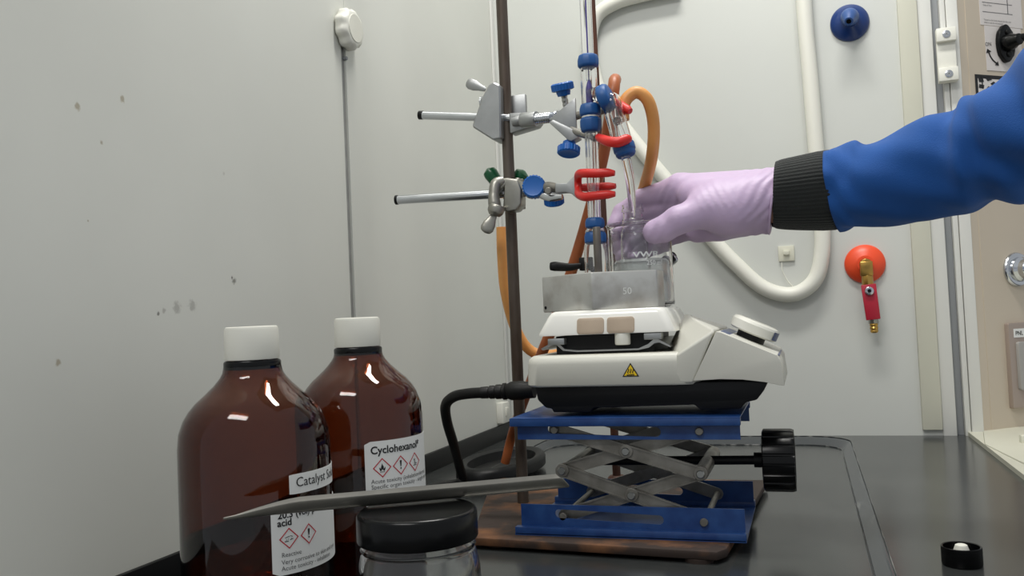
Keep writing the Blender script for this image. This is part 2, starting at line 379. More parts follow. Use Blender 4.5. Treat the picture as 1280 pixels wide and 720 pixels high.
# orange outlet with brass tap and red lever
p = at(1081, 330, YB); q = thing('gas_tap', p, 'orange disc gas outlet with brass elbow and red lever on the back wall', 'tap')
MB().lathe(p, (0, -1, 0), [(.0295, 0), (.0295, .003), (.028, .006), (.019, .011), (.0125, .014), (.012, .015)], 48).build('outlet_disc', ORANGE, q)
c = p + Vector((0, -.022, -.002))
MB().cyl(p + Vector((0, -.012, 0)), c + Vector((0, -.004, 0)), .0095, n=8).box(c + Vector((.0003, 0, -.006)), (.018, .017, .022)).build('brass_elbow', BRASS, q, bevel=.0016)
MB().cyl(c + Vector((.0008, 0, -.016)), c + Vector((.0015, 0, -.034)), .0085, n=8).build('brass_nut', BRASS, q, bevel=.0006)
l0 = c + Vector((.0015, -.006, -.030)); l1 = c + Vector((.0055, -.007, -.083))
u = (l1 - l0).normalized(); sx = Vector((1, 0, 0)); sx = (sx - u * sx.dot(u)).normalized(); ny = u.cross(sx)
mb = MB(); hw, ht = .0105, .003; mb.add([l0 + sx * a + ny * b for a, b in ((-hw, -ht), (hw, -ht), (hw, ht), (-hw, ht))] + [l1 + sx * a * .95 + ny * b for a, b in ((-hw, -ht), (hw, -ht), (hw, ht), (-hw, ht))], [(0, 1, 2, 3), (4, 5, 6, 7), (0, 1, 5, 4), (1, 2, 6, 5), (2, 3, 7, 6), (3, 0, 4, 7)])
mb.build('lever', REDP, q, bevel=.001)
s0 = c + Vector((.002, -.0085, -.040))
MB().cyl(s0, s0 + Vector((0, -.005, 0)), .0065, n=24).build('lever_screw', CHROME, q, bevel=.001)
MB().cyl(s0 + Vector((0, -.0045, 0)), s0 + Vector((0, -.0054, 0)), .003, n=6).build('screw_socket', BLACK, q)
MB().cyl(l1 + Vector((0, .006, .022)), l1 + Vector((.0005, .005, -.006)), .0072, n=8).build('outlet_stub', ZINC, q, bevel=.0006)
MB().lathe(l1 + Vector((.0005, .005, -.005)), (0.02, 0, -1), [(.0055, 0), (.0062, .003), (.0052, .005), (.0062, .008), (.0052, .010), (.0058, .013), (.004, .015)], 20).build('hose_barb', BRASS, q)
# clamp block with two screws beside the white strips
def wc(px, py, out=0):
    p = atPlane(px, py, WP, WN); return p + WN * out
p = at(1183, 70, YB - .012); q = thing('strip_bracket', p, 'cream two-screw bracket fastened over the white strips near the top right', 'bracket')
sc_ = mpp(p)
MB().box(p + Vector((0, 0, .0)), (.0255, .008, .080)).build('bracket_plate', WHITEP, q, bevel=.001)
for sgn, py in ((1, 46), (-1, 92)):
    c = p + Vector((0.0, -.006, sgn * .0295))
    MB().box(c, (.0265, .012, .020)).build('bracket_lug', WHITEP, q, bevel=.0012)
    f = MB().cyl(c + Vector((0, -.0055, 0)), c + Vector((0, -.0072, 0)), .0056, n=24).build('screw', CHROME, q, bevel=.0006)
    MB().box(c + Vector((0, -.0073, 0)), (.0066, .0006, .0012)).box(c + Vector((0, -.0073, 0)), (.0012, .0006, .0066)).build('screw_slot', DARKGAP, q)
# flat print helpers on the jamb: s along the wall towards the viewer, z up
def wall_quad(mb, s0, s1, z0, z1, out, th=.0004):
    a = [wq(s0, z0, out), wq(s1, z0, out), wq(s1, z1, out), wq(s0, z1, out)]
    b = [x - WN * th for x in a]
    return mb.add(a + b, [(0, 1, 2, 3), (4, 5, 6, 7), (0, 1, 5, 4), (1, 2, 6, 5), (2, 3, 7, 6), (3, 0, 4, 7)])
def wall_text(txt, s, z, size, out, bold=0, rot=0, sxs=1):
    vs, fs = text_mesh(txt, size, bold); c, sn = math.cos(rot), math.sin(rot)
    return MB().add([wq(s + (x * c - y * sn) * sxs, z + x * sn + y * c, out) for x, y in vs], fs)
def ws(px, py):
    r = wc(px, py) - WP; return r.dot(WD), r.z
S0, Z0 = ws(1224, 2); S1, Z1 = ws(1259, 28)
q = thing('notice_sheet', wq(S0, Z0), 'sheet of small print with ruled lines at the top of the beige jamb', 'notice')
m_ = MB(); wall_quad(m_, S0 - .002, S0 + .085, Z1 - .008, Z0 + .06, .0014); m_.build('sheet', PAPERG, q)
m_ = MB()
for k, z in enumerate((Z0 + .012, Z0 - .001, Z1 + .012)): wall_quad(m_, S0 + .004, S0 + .065, z, z + .0007, .0017)
wall_quad(m_, S0 + .055, S0 + .0562, Z1 + .012, Z0 + .01, .0017); m_.build('ruled_lines', INKGREY, q)
for k, (t, z) in enumerate((('Date of Test', Z0 - .006), ('Tested to the limits shown for this unit', Z1 - .001), ('when in use do not exceed', Z1 - .005))):
    wall_text(t, S0 + .005, z, .0024, .0018).build('lettering', INKGREY, q, smooth=False)
# ON label behind the black lever handle
S0, Z0 = ws(1229, 32); S1, Z1 = ws(1232, 88)
q = thing('valve_label', wq(S0, Z0), 'glossy white label with a curved double arrow behind the black handle', 'label')
m_ = MB(); wall_quad(m_, S0, S0 + .075, Z1, Z0, .0016); m_.build('sheet', PAPERG, q)
so, zo = ws(1231, 58); wall_text('ON', so - .001, zo, .0055, .002, 0, .1, 1.0).build('lettering', INK, q, smooth=False)
m_ = MB(); A = [ws(1234.5, 66), ws(1236.5, 71), ws(1240, 76), ws(1244, 79.5)]
pts = [wq(s, z, .0022) for s, z in A]; m_.tube(pts, .0009, 6, sub=4)
for (s, z), (s2, z2) in ((A[0], A[1]), (A[3], A[2])):
    dv = Vector((s - s2, z - z2)).normalized(); nv = Vector((-dv.y, dv.x)); 
    T = [(s + dv.x * .006, z + dv.y * .006), (s + nv.x * .006, z + nv.y * .004), (s - nv.x * .006, z - nv.y * .004)]
    m_.add([wq(a, b, .0022) for a, b in T], [(0, 1, 2)])
m_.build('double_arrow', INK, q)
# black framed arrow sign
S0, Z0 = ws(1217.5, 93); S1, Z1 = ws(1222, 142)
q = thing('arrow_sign', wq(S0, Z0), 'small white sign with a black frame and a fat black arrow pointing left', 'sign')
m_ = MB(); wall_quad(m_, S0, S0 + .14, Z1 - .01, Z0, .0016); m_.build('frame', INK, q)
m_ = MB(); wall_quad(m_, S0 + .005, S0 + .136, Z1, Z0 - .006, .002); m_.build('face', PAPERG, q)
def poly(mb, pts, out): return mb.add([wq(a, b, out) for a, b in pts], [tuple(range(len(pts)))])
m_ = MB(); sa, za = ws(1222, 117)
poly(m_, [(sa, za), (sa + .035, za + .0085), (sa + .028, za + .003), (sa + .10, za + .003), (sa + .10, za - .003), (sa + .028, za - .003), (sa + .035, za - .0085)], .0024)
m_.build('arrow', INK, q)
m_ = MB(); sb, zb = ws(1232, 105)
for k in range(5):
    a = 2 * PI * k / 5; cs, cz = sb + .014 * math.cos(a), zb + .008 * math.sin(a)
    poly(m_, [(cs + .007 * math.cos(a + t), cz + .004 * math.sin(a + t)) for t in (0, 1.6, 3.1, 4.7)], .0024)
wall_quad(m_, S0 + .012, S0 + .03, zb + .009, zb + .010, .0024); wall_quad(m_, S0 + .012, S0 + .014, zb - .008, zb + .009, .0024); wall_quad(m_, S0 + .012, S0 + .04, zb - .012, zb - .011, .0024)
m_.build('symbol', INK, q)
wall_text('SET', sb + .045, zb - .004, .008, .0024, .02, 0, 1.6).build('lettering', INK, q, smooth=False)
# black lever handle
S0, Z0 = ws(1253, 56)
q = thing('isolating_valve', wq(S0, Z0), 'black lever handle on an oval plate at the top right of the jamb', 'handle')
lp = [(.0165 * math.cos(t) * (1 if abs(math.sin(t)) < .75 else .85), .029 * math.sin(t)) for t in [2 * PI * i / 28 for i in range(28)]]
MB().prism([lp], wq(S0, Z0, .0018), WD, (0, 0, 1), WN * .007).build('oval_plate', BLACK, q, bevel=.0018)
for k in (-1, 1): MB().cyl(wq(S0 + .002, Z0 + k * .017, .007), wq(S0 + .002, Z0 + k * .017, .0112), .0045).build('bolt', BLACKM, q, bevel=.0008)
MB().lathe(wq(S0, Z0, .008), WN, [(.0135, 0), (.012, .010), (.009, .016), (.0085, .022)], 28).build('boss', BLACK, q, bevel=.001)
hp_ = wq(S0, Z0 + .002, .018); MB().tube([hp_, hp_ + WD * .02 + WN * .012 + Vector((0, 0, .002)), hp_ + WD * .12 + WN * .02 + Vector((0, 0, .006))], [.0062, .006, .0075], 14).build('lever', BLACK, q)
# chrome knob
p = wc(1269, 337); q = thing('chrome_knob', p, 'chrome stepped knob on the beige jamb above the socket plate', 'knob')
MB().lathe(p, WN, [(.0255, 0), (.0262, .003), (.0245, .006), (.0222, .007)], 40).build('hex_escutcheon', CHROME, q, bevel=.0008)
MB().lathe(p + WN * .006, WN, [(.0185, 0), (.0185, .006), (.0145, .010), (.0145, .018), (.011, .022), (.009, .028), (.006, .031)], 32).build('knob_body', CHROME, q)
# socket plate
S0, Z0 = ws(1254.5, 404); S1, Z1 = ws(1258, 511)
q = thing('socket_plate', wq(S0, Z0), 'grey metal wall plate with a two-way power socket on the beige jamb', 'socket')
w_ = .078
MB().prism([rrect(0, 0, w_, Z0 - Z1, .003, 3)], wq(S0, Z1), WD, (0, 0, 1), WN * .008).build('plate', OUTLET, q, bevel=.0015)
zc = (Z0 + Z1) / 2
MB().prism([rrect(.012, -.036, w_ - .026, .036, .004, 3)], wq(S0, zc - .001, .007), WD, (0, 0, 1), WN * .006).build('socket_face', OUTLETF, q, bevel=.001)
m_ = MB()
for k in (-1, 1):
    for ss in (.023, .038): MB().add([wq(S0 + ss + a, zc + k * .021 + b, .0133) for a, b in ((0, -.005), (.003, -.005), (.003, .005), (0, .005))], [(0, 1, 2, 3)]).build('socket_slot', BLACK, q)
    MB().add([wq(S0 + .0325 + .003 * math.cos(t), zc + k * .021 - .010 + .003 * math.sin(t), .0133) for t in [2 * PI * i / 12 for i in range(12)]], [tuple(range(12))]).build('socket_slot', BLACK, q)
for k in (-1, 1): MB().prism([rrect(.023, -.004, .041, .004, .001, 2)], wq(S0, zc + k * .0055 - .001, .0125), WD, (0, 0, 1), WN * .0016).build('test_button', OUTLET, q, bevel=.0004)
for k in (-1, 1): MB().cyl(wq(S0 + w_ / 2, zc + k * .049, .0075), wq(S0 + w_ / 2, zc + k * .049, .0092), .003).build('screw', CHROME, q)
m_ = MB(); wall_quad(m_, S0 + .009, S0 + w_ - .010, Z0 - .022, Z0 - .009, .0086); m_.build('sticker', PAPER, q)
wall_text('PNL 352', S0 + .012, Z0 - .0185, .006, .0089, .02, 0, 1).build('lettering', INK, q, smooth=False)

# ================================================================ CUP SINK AND HOSES
sk = atZ(628, 578, ZT + .008)
q = thing('cup_sink', (sk.x, sk.y, ZT), 'black oval cup sink with a raised rim at the back left corner', 'sink')
def oval(t, a=1.0): return a
mb = MB(); prof = [(1.12, 0), (1.12, .010), (1.06, .015), (.98, .016), (.86, .013), (.82, .004), (.8, .0015)]; n = 40; base = Vector((sk.x, sk.y, ZT))
for r, z in prof: mb.v += [base + Vector((.047 * r * math.cos(2 * PI * i / n), .095 * r * math.sin(2 * PI * i / n), z)) for i in range(n)]
for j in range(len(prof) - 1): mb.f += [(j * n + i, j * n + (i + 1) % n, (j + 1) * n + (i + 1) % n, (j + 1) * n + i) for i in range(n)]
mb.build('rim', BLACKLINER, q, ang=50)
mb = MB(); mb.add([base + Vector((.047 * .81 * math.cos(2 * PI * i / n), .095 * .81 * math.sin(2 * PI * i / n), .0018)) for i in range(n)], [tuple(range(n))]); mb.build('bowl', BLACKM, q)
YC = .845                       # depth of the glass column
hose = [at(765, 124, YC + .015), at(767, 112, YC + .016), at(768, 102, YC + .022), at(769, 100, YC + .034), at(767, 108, YC + .046), at(763, 140, YC + .052), at(754, 195, YC + .056), at(735, 270, YC + .075), at(714, 340, .938), at(694, 400, .95), at(676, 445, .96), at(655, 500, 1.02), at(641, 540, 1.12), Vector((sk.x + .004, sk.y, ZT + .008))]
tag(MB().tube(hose, .0062, 14, sub=7).build('drain_hose', HOSER, loc=base), 'orange-brown rubber hose running down from the condenser behind the hot plate to the sink', 'hose')
hose = [at(779, 150, YC + .012), at(779, 138, YC + .013), at(783, 124, YC + .014), at(796, 115.5, YC + .016), at(810, 126, YC + .02), at(817, 155, YC + .03), at(815, 195, YC + .045), at(806, 232, YC + .085), at(790, 285, .982), at(775, 350, .985), at(740, 420, .985), at(700, 442, .99), at(666, 440, .985), at(645, 412, .975), at(632, 365, .965), at(628, 320, .96), at(627, 284, .96)]
tag(MB().tube(hose, .0062, 14, sub=7).build('water_hose', HOSEO, loc=at(627, 284, .96)), 'amber rubber hose looping from the condenser top behind the gloved hand and the rusty rod', 'hose')

# ================================================================ SUPPORT STAND
ZB = .011                        # top of the rusty base
st = thing('support_stand', (-.18, .9, 0), 'rusty support stand with a flat base plate and two steel rods', 'stand')
f0, f1 = atZ(590, 684, .002), atZ(903, 704, .002); b1 = Vector((-.052, 1.062, 0)); b0 = Vector((-.335, 1.05, 0))
b0 = atZ(638, 606, .006)
lp = [(f0.x, f0.y), (f1.x, f1.y), (b1.x, b1.y), (b0.x - .006, 1.05)]
MB().prism([[(f0.x, f0.y), (f1.x - .004, f1.y), (f1.x + .003, f1.y + .012), (b1.x, b1.y), (b0.x - .03, 1.05)]], (0, 0, ZB - .0075), (1, 0, 0), (0, 1, 0), (0, 0, .0075)).build('base_plate', RUSTPL, st, bevel=.0015)
for x, y in ((f0.x + .02, f0.y + .02), (f1.x - .02, f1.y + .012), (b1.x - .02, b1.y - .02), (b0.x, 1.03)):
    MB().cyl((x, y, .0), (x, y, ZB - .0075), .012).build('foot', RUSTPL, st)
r0 = atZ(654, 628, ZB); top = at(627, 0, r0.y)
RY = r0.y; RX = r0.x
MB().cyl((RX, RY, ZB - .002), (RX + .002, RY, 1.0), .0062, n=20).build('front_rod', RUST, st)
r1 = at(770, 575, 1.03); MB().cyl((r1.x, 1.03, ZB - .002), (at(737, 0, 1.03).x, 1.03, 1.0), .0048, n=16).build('rear_rod', RUST2, st)
MB().lathe((r1.x, 1.03, ZB), (0, 0, 1), [(.011, 0), (.011, .006), (.008, .009)], 16).build('rod_collar', RUST2, st)

# ================================================================ LAB JACK
JX0, JX1, JY0, JY1 = -.2645, -.0575, .775, .918
jk = thing('lab_jack', ((JX0 + JX1) / 2, (JY0 + JY1) / 2, ZB), 'blue scissor lab jack with grey arms and a black ribbed knob under the hot plate', 'lab jack')
zb0, zb1, zt1, zt0 = ZB, .038, .0975, .118
def slot_poly(pa, pb, r, Y): # stadium between two px points in x,z
    a = at(*pa, Y); b = at(*pb, Y); n = 8; out = []
    for c, a0 in ((b, -90), (a, 90)):
        for i in range(n + 1):
            t = math.radians(a0 + 180 * i / n); out.append((c.x + r * math.cos(t), c.z + r * math.sin(t)))
    return out
def flange(name, z0, z1, Y, slot, holes):
    lp = [[(JX0 + .0045, z0), (JX1 - .001, z0), (JX1 - .001, z1), (JX0 + .0045, z1)], slot] + holes
    return MB().prism(lp, (0, Y, 0), (1, 0, 0), (0, 0, 1), (0, .0016, 0)).build(name, BLUEPAINT, jk)
sb_ = slot_poly((699, 642), (824, 650), .0040, JY0 + .007); stp = slot_poly((690, 536), (820, 540), .0043, JY0 + .007)
# bottom tray
MB().ext((JX0, JY0, zb0), (JX1, JY1, zb0 + .0016)).build('bottom_plate', BLUEPAINT, jk)
for y0, y1, nm in ((JY0, JY0 + .008, 'front'), (JY1 - .008, JY1, 'back')):
    MB().ext((JX0, y0, zb0), (JX1, y1, zb0 + .0075)).build('plate_lip', BLUEPAINT, jk, bevel=.0008)
flange('bottom_flange', zb0 + .006, zb1, JY0 + .007, sb_, []); flange('bottom_flange', zb0 + .006, zb1, JY1 - .0086, sb_, [])
# top plate
MB().ext((JX0, JY0, zt0 - .0016), (JX1, JY1, zt0)).build('top_plate', BLUEPAINT, jk, bevel=.0004)
for y0, y1 in ((JY0, JY0 + .008), (JY1 - .008, JY1)):
    MB().ext((JX0 - (.001), y0, zt0 - .0078), (JX1, y1, zt0 - .0003)).build('plate_lip', BLUEPAINT, jk, bevel=.0008)
flange('top_flange', zt1, zt0 - .006, JY0 + .007, stp, []); flange('top_flange', zt1, zt0 - .006, JY1 - .0086, stp, [])
# scissor arms
Yf = JY0 + .012
J = {k: at(*v, Yf) for k, v in dict(TL=(694, 537), TR=(875, 538), ML=(703, 588), MR=(876, 592), BL=(705, 645), BR=(881, 651)).items()}
def arm(a, b, Y, out=1):
    a = J[a].copy(); b = J[b].copy(); a.y = b.y = Y
    d = b - a; L = d.length; ang = math.atan2(d.z, d.x); r = .0058
    st_ = lambda rr: [(L + rr * math.cos(math.radians(t)), rr * math.sin(math.radians(t))) for t in range(-90, 91, 18)] + [(rr * math.cos(math.radians(t)), rr * math.sin(math.radians(t))) for t in range(90, 271, 18)]
    u = d.normalized(); v = Vector((-u.z, 0, u.x)); m_ = MB()
    m_.prism([st_(r)], a, u, v, (0, .0016, 0))
    m_.prism([st_(r), st_(r - .0013)], a + Vector((0, -.0011, 0)), u, v, (0, .0014, 0))
    o = m_.build('scissor_arm', ARMM, jk)
    return a, b, d
for Ya, Yb_ in ((Yf, Yf + .0035), (JY1 - .0145, JY1 - .018)):
    arm('TL', 'MR', Ya); arm('ML', 'BR', Ya); arm('ML', 'TR', Yb_); arm('BL', 'MR', Yb_)
up = (J['TL'] + J['MR']) / 2; lo = (J['ML'] + J['BR']) / 2
for c in (up, lo, J['ML'], J['MR']):
    MB().lathe((c.x, Yf + .001, c.z), (0, -1, 0), [(.0062, 0), (.0062, .0026), (.0058, .003)], 28).build('pivot_washer', ARMM, jk)
    MB().lathe((c.x, Yf - .002, c.z), (0, -1, 0), [(.0036, 0), (.0036, .0018), (.003, .0026)], 24).build('pivot_pin', STEEL, jk)
for k in ('TL', 'TR', 'BL', 'BR'):
    c = J[k]; MB().lathe((c.x, JY0 + .0068 + (.003 if k[1] == 'L' else 0), c.z), (0, -1, 0), [(.0036, 0), (.0036, .002), (.003, .0028)], 20).build('rivet', ARMM, jk)
MB().cyl((J['MR'].x, Yf + .003, J['MR'].z), (J['MR'].x, JY1 - .018, J['MR'].z), .0066).build('cross_bar', ARMM, jk)
MB().cyl((J['ML'].x, Yf + .003, J['ML'].z), (J['ML'].x, JY1 - .018, J['ML'].z), .0045).build('cross_bar', ARMM, jk)
for k in ('BR', 'TR', 'BL', 'TL'): MB().cyl((J[k].x, Yf - .002, J[k].z), (J[k].x, JY1 - .0145, J[k].z), .0028).build('cross_rod', ARMM, jk)
ky = (JY0 + JY1) / 2; kz = J['MR'].z + .002
kx0 = at(954, 575, ky).x; kx1 = at(994, 575, ky).x; kz = at(974, 575, ky).z
MB().cyl((J['ML'].x - .004, ky, J['MR'].z), (kx0 + .004, ky, kz), .0042).build('lead_screw', BLACKM, jk)
MB().cyl((kx0 - .008, ky, kz), (kx0 + .001, ky, kz), .007, n=20).build('knob_collar', BLACKM, jk)
MB().lathe((kx0, ky, kz), (1, 0, 0), [(.0265, 0), (.0285, .0012), (.0285, .0015), (.0285, kx1 - kx0 - .003), (.0275, kx1 - kx0), (.0235, kx1 - kx0), (.0225, kx1 - kx0 - .002)], 240,
           rfun=lambda t, j: (1 - .035 * (math.cos(20 * t) > .86)) if 1 <= j <= 3 else 1).build('adjusting_knob', BLACK, jk, ang=25)

# ================================================================ HOT PLATE STIRRER
HY0, HY1 = .779, .925
hz = lambda px, py, Y=HY0: at(px, py, Y)
zw0 = hz(720, 482.5).z; zdk = hz(760, 443).z
hx0 = hz(653, 460).x
hs = thing('hotplate_stirrer', ((hx0 + .1), (HY0 + HY1) / 2, zt0), 'white hot plate stirrer with a sloping dial panel standing on the blue lab jack', 'hot plate')
HPW_SP = at(846, 428, .83)
stains(HPW, [(tuple(HPW_SP), (.011, .03, .010), (120, 108, 84), .75), (tuple(at(672, 437, .80)), (.012, .02, .004), (150, 132, 104), .6), (tuple(at(760, 440, .80)), (.10, .02, .003), (168, 156, 130), .45)])
# black underside
und = [(668, 481), (672, 500), (682, 510), (690, 511), (691, 515.5), (738, 515.5), (742, 510), (868, 506), (876, 513), (926, 511), (932, 503), (946, 500), (955, 488), (961, 476)]
lp = [(hz(x, y, HY0 + .006).x, max(zt0, hz(x, y, HY0 + .006).z)) for x, y in und]
MB().prism([lp], (0, HY0 + .006, 0), (1, 0, 0), (0, 0, 1), (0, HY1 - HY0 - .014, 0)).build('underside', HPBLACK, hs, bevel=.002)
# low white deck
xs = hz(868, 470).x
def deck_loop(ins, z):
    r = .018
    return [Vector((x, y, z)) for x, y in rrect(hx0 + ins, HY0 + ins, xs + .004, HY1 - ins, r, 6)]
mb = MB(); L = [(.0015, zw0 - .0008), (0, zw0 + .001), (.0008, zdk - .008), (.0018, zdk - .003), (.005, zdk - .0004), (.009, zdk)]
for i_, z in L: mb.v += deck_loop(i_, z)
n = len(deck_loop(0, 0))
for j in range(len(L) - 1): mb.f += [(j * n + i, j * n + (i + 1) % n, (j + 1) * n + (i + 1) % n, (j + 1) * n + i) for i in range(n)]
mb.f += [tuple(range(n - 1, -1, -1)), tuple((len(L) - 1) * n + i for i in range(n))]
mb.build('deck_shell', HPW, hs, ang=50)
# raised hump around the plate
Ym = .845
D0 = hz(846, 443); R0 = hz(893, 412.5); D0.y = HY0 + .0003; R0.y = HY0 + .0003
D1 = at(834, 436, Ym); R1 = at(856, 391.5, Ym); D2 = D0.copy(); D2.y = HY1; R2 = R0.copy(); R2.y = HY1
xr = hz(866, 476).x
B0 = Vector((D0.x - .004, HY0 + .0003, zw0 + .0005)); B2 = B0.copy(); B2.y = HY1 - .0003
S0_ = Vector((xr, HY0 + .0003, zw0 + .0005)); S2 = S0_.copy(); S2.y = HY1 - .0003
D1b = Vector((D1.x, D1.y, zdk - .004)); D1.z = zdk + .0005
mb = MB(); mb.add([D0, R0, D1, R1, D2, R2, B0, B2, S0_, S2], [(0, 2, 3, 1), (2, 4, 5, 3), (1, 3, 5), (6, 0, 1, 8), (7, 9, 5, 4), (8, 1, 5, 9), (6, 8, 9, 7), (6, 7, 4, 2, 0)])
mb.build('raised_shoulder', HPW, hs, bevel=.0022, seg=3)
# control panel wedge
cp = [(866.5, 476), (895, 414.5), (901, 415.5), (971, 444), (976, 452), (980.5, 482), (975, 481.5), (955, 477.5), (928, 474.5), (900, 474)]
lp = [(hz(x, y).x, hz(x, y).z) for x, y in cp]
MB().prism([lp], (0, HY0 - .0004, 0), (1, 0, 0), (0, 0, 1), (0, HY1 - HY0, 0)).build('control_panel', HPW, hs, bevel=.0016, seg=3)
pa = hz(905, 418.5); pb = hz(970, 445.5); us = (pb - pa); us.y = 0; us.normalize(); un = Vector((-us.z, 0, us.x))
c = at(936, 427, Ym) ; 
tpar = (c - pa).dot(us); base = pa + us * tpar; base.y = Ym
m_ = MB(); m_.prism([rrect(-.024, -.05, .030, .05, .006)], base + un * -.0001, us, (0, 1, 0), un * .0010); m_.build('panel_film', NAVY, hs)
dn = un
MB().lathe(base + un * .0008, dn, [(.013, 0), (.013, .006)], 32).build('dial_shaft', BLACKM, hs)
dial = MB().lathe(base + un * .0068, dn, [(.0195, 0), (.0218, .0014), (.0222, .009), (.0208, .0112), (.019, .0118)], 56).build('dial', WHITEP, hs)
MB().lathe(base + un * .0184, dn, [(.0185, 0), (.018, .0006)], 48).build('dial_insert', NAVY if False else CAPW, dial)
MB().add([base + un * (.0068 + h) + (us * math.cos(t) + Vector((0, 1, 0)) * math.sin(t)) * .0224 for h in (.0018, .0095) for t in [math.radians(-35 + 5 * i) for i in range(15)]],
         [(i, i + 1, 16 + i, 15 + i) for i in range(14)]).build('dial_mark', NAVY, dial)
# plate with chamfered sides
zp1 = .2148; PY0 = .795; PY1 = .922
lo_l = at(671, 420, PY0); lo_r = at(843, 414, PY0); up_l = at(685, 390, PY0); up_r = at(828, 385, PY0)
zp0 = at(756, 417.5, PY0).z
mb = MB()
cfg = [(0, zp0, 0), (.0004, zp0 + .002, .0), (.75, zp1 - .005, .75), (1.0, zp1 - .0012, 1), (1.25, zp1, 1.25)]
wl = up_l.x - lo_l.x; wr = lo_r.x - up_r.x
for t, z, tf in cfg: mb.v += [Vector((x, y, z)) for x, y in rrect(lo_l.x + wl * t, PY0 + .005 * tf, lo_r.x - wr * t, PY1 - .005 * tf, .008, 5)]
n = len(rrect(0, 0, 1, 1, .1, 5)); 
for j in range(len(cfg) - 1): mb.f += [(j * n + i, j * n + (i + 1) % n, (j + 1) * n + (i + 1) % n, (j + 1) * n + i) for i in range(n)]
mb.f += [tuple(range(n - 1, -1, -1)), tuple((len(cfg) - 1) * n + i for i in range(n))]
mb.build('heating_plate', HPTOP, hs, ang=50)
fp = Vector((0, PY0, zp0)); fd = Vector((0, .005 * .75, zp1 - .005 - zp0)).normalized(); fn = Vector((1, 0, 0)).cross(fd).normalized()
if fn.y > 0: fn = -fn
def fl(px, py):
    r = atPlane(px, py, fp, fn); return (r.x, (r - fp).dot(fd))
for x0_, x1_, y0_, y1_ in ((721.5, 755, 397, 419), (759, 793, 395.5, 417.5)):
    a, b = fl(x0_, y1_); c_, d_ = fl(x1_, y0_)
    b = .0004
    MB().prism([rrect(a, b, c_, d_, .0028, 4)], fp + fn * -.001, (1, 0, 0), fd, fn * .0024).build('scorched_pad', TAN, hs, bevel=.0004)
# heat shield and spacers under the plate
MB().ext((at(697, 425, .81).x, .805, zdk - .001), (at(818, 425, .81).x, .90, zp0 - .001)).build('spacer_block', BLACKM, hs)
sh = [(676, 436), (696, 425), (702, 427), (699, 430), (706, 436.5), (722, 438), (798, 435.5), (810, 430), (817, 424), (823, 424), (838, 432), (838, 434), (824, 428), (818, 429), (811, 434.5), (798, 437.5), (722, 440), (704, 438.5), (694, 430), (678, 438)]
MB().prism([[(at(x, y, .800).x, at(x, y, .800).z) for x, y in sh]], (0, .800, 0), (1, 0, 0), (0, 0, 1), (0, .105, 0)).build('heat_shield', STEEL, hs)
for px, py in ((697, 427), (817, 420)): 
    c = at(px, py, .802); MB().box(c, (.016, .012, .006)).build('bracket', ALU, hs, bevel=.0006)
MB().cyl(at(778, 416, .801), at(778.6, 431, .801), .0072).build('spacer', WHITEP, hs, bevel=.0012)
# warning triangle
m_ = MB(); t = [(788, 453.5), (799, 470.5), (778, 471)]
def onf(px, py, o=0): p = hz(px, py); p.y = HY0 - o; return p
a, b, c_ = [onf(x, y, .0002) for x, y in t]; MB().add([a, b, c_], [(0, 1, 2)]).build('warning_border', INK, hs)
g = (a + b + c_) / 3; MB().add([g + (p - g) * .78 + Vector((0, -.0003, 0)) for p in (a, b, c_)], [(0, 1, 2)]).build('warning_triangle', YELLOW, hs)
m_ = MB()
for k in (-1, 0, 1): m_.tube([onf(788.4 + k * 3 + .7 * math.sin(j * 1.6), 461.2 + j * 1.35, .0006) for j in range(5)], .00042, 5, sub=3)
p0, p1 = onf(783.5, 468.8, .0006), onf(793, 468.3, .0006); m_.tube([p0, p1], .0005, 5)
m_.build('hot_surface_symbol', INK, hs)
# mains lead
q = thing('power_cable', at(600, 490, .85), 'black power cable with a ribbed plug curving down from the left of the hot plate', 'cable')
a = at(668, 487, .845); b = at(601, 491, .845); d = (b - a); L_ = d.length
MB().lathe(a, d, [(.0085, 0), (.0085, L_ * .16), (.0095, L_ * .2), (.0095, L_ * .42), (.0075, L_ * .5), (.0085, L_ * .52), (.0085, L_ * .57), (.0068, L_ * .59), (.0075, L_ * .63), (.0075, L_ * .70), (.006, L_ * .72), (.0068, L_ * .75), (.0068, L_ * .82), (.0055, L_ * .84), (.0062, L_ * .87), (.006, L_ * .99)], 24).build('plug', BLACKM, q, ang=30)
e1 = atZ(577, 604, ZT + .006)
MB().tube([b - d.normalized() * .004, at(585, 492, .85), at(567, 496, .86), at(557, 507, .875), at(559, 528, .90), at(567, 555, .94), at(574, 582, .985), e1 + Vector((0, 0, .002)), e1 + Vector((-.022, -.025, 0)), e1 + Vector((-.04, -.09, 0)), e1 + Vector((-.042, -.2, 0)), e1 + Vector((-.042, -.4, 0))], .0056, 14, sub=6).build('cord', BLACKM, q)

# ================================================================ ALUMINIUM BLOCK
zbk0, zbk1 = zp1, at(741, 340, .80).z
Vv = at(741, 385, .80); Lf = at(679, 386, .838); Rt = at(823, 381, .826)
hole = at(746, 340, YC + .001)
bl = thing('heating_block', (Vv.x, .83, zbk0), 'grey aluminium heating block with a corner towards the viewer on the hot plate', 'metal block')
MB().prism([[(Vv.x, Vv.y), (Rt.x, Rt.y), (Rt.x + .003, .850), (Vv.x + .025, .850), (Vv.x + .008, .878), (Lf.x + .01, .878), (Lf.x - .001, .858), (Lf.x, Lf.y)], circ(hole.x, YC, .0128, 24)],
           (0, 0, zbk0), (1, 0, 0), (0, 1, 0), (0, 0, zbk1 - zbk0)).build('block_body', BLOCKM, bl, bevel=.0014)
f_l = (Lf - Vv); f_l.z = 0; f_l.normalize(); nl = Vector((f_l.y, -f_l.x, 0));
if nl.y > 0: nl = -nl
p = Vv + f_l * ((Lf - Vv).length * .945); p.z = zbk0 + .0045
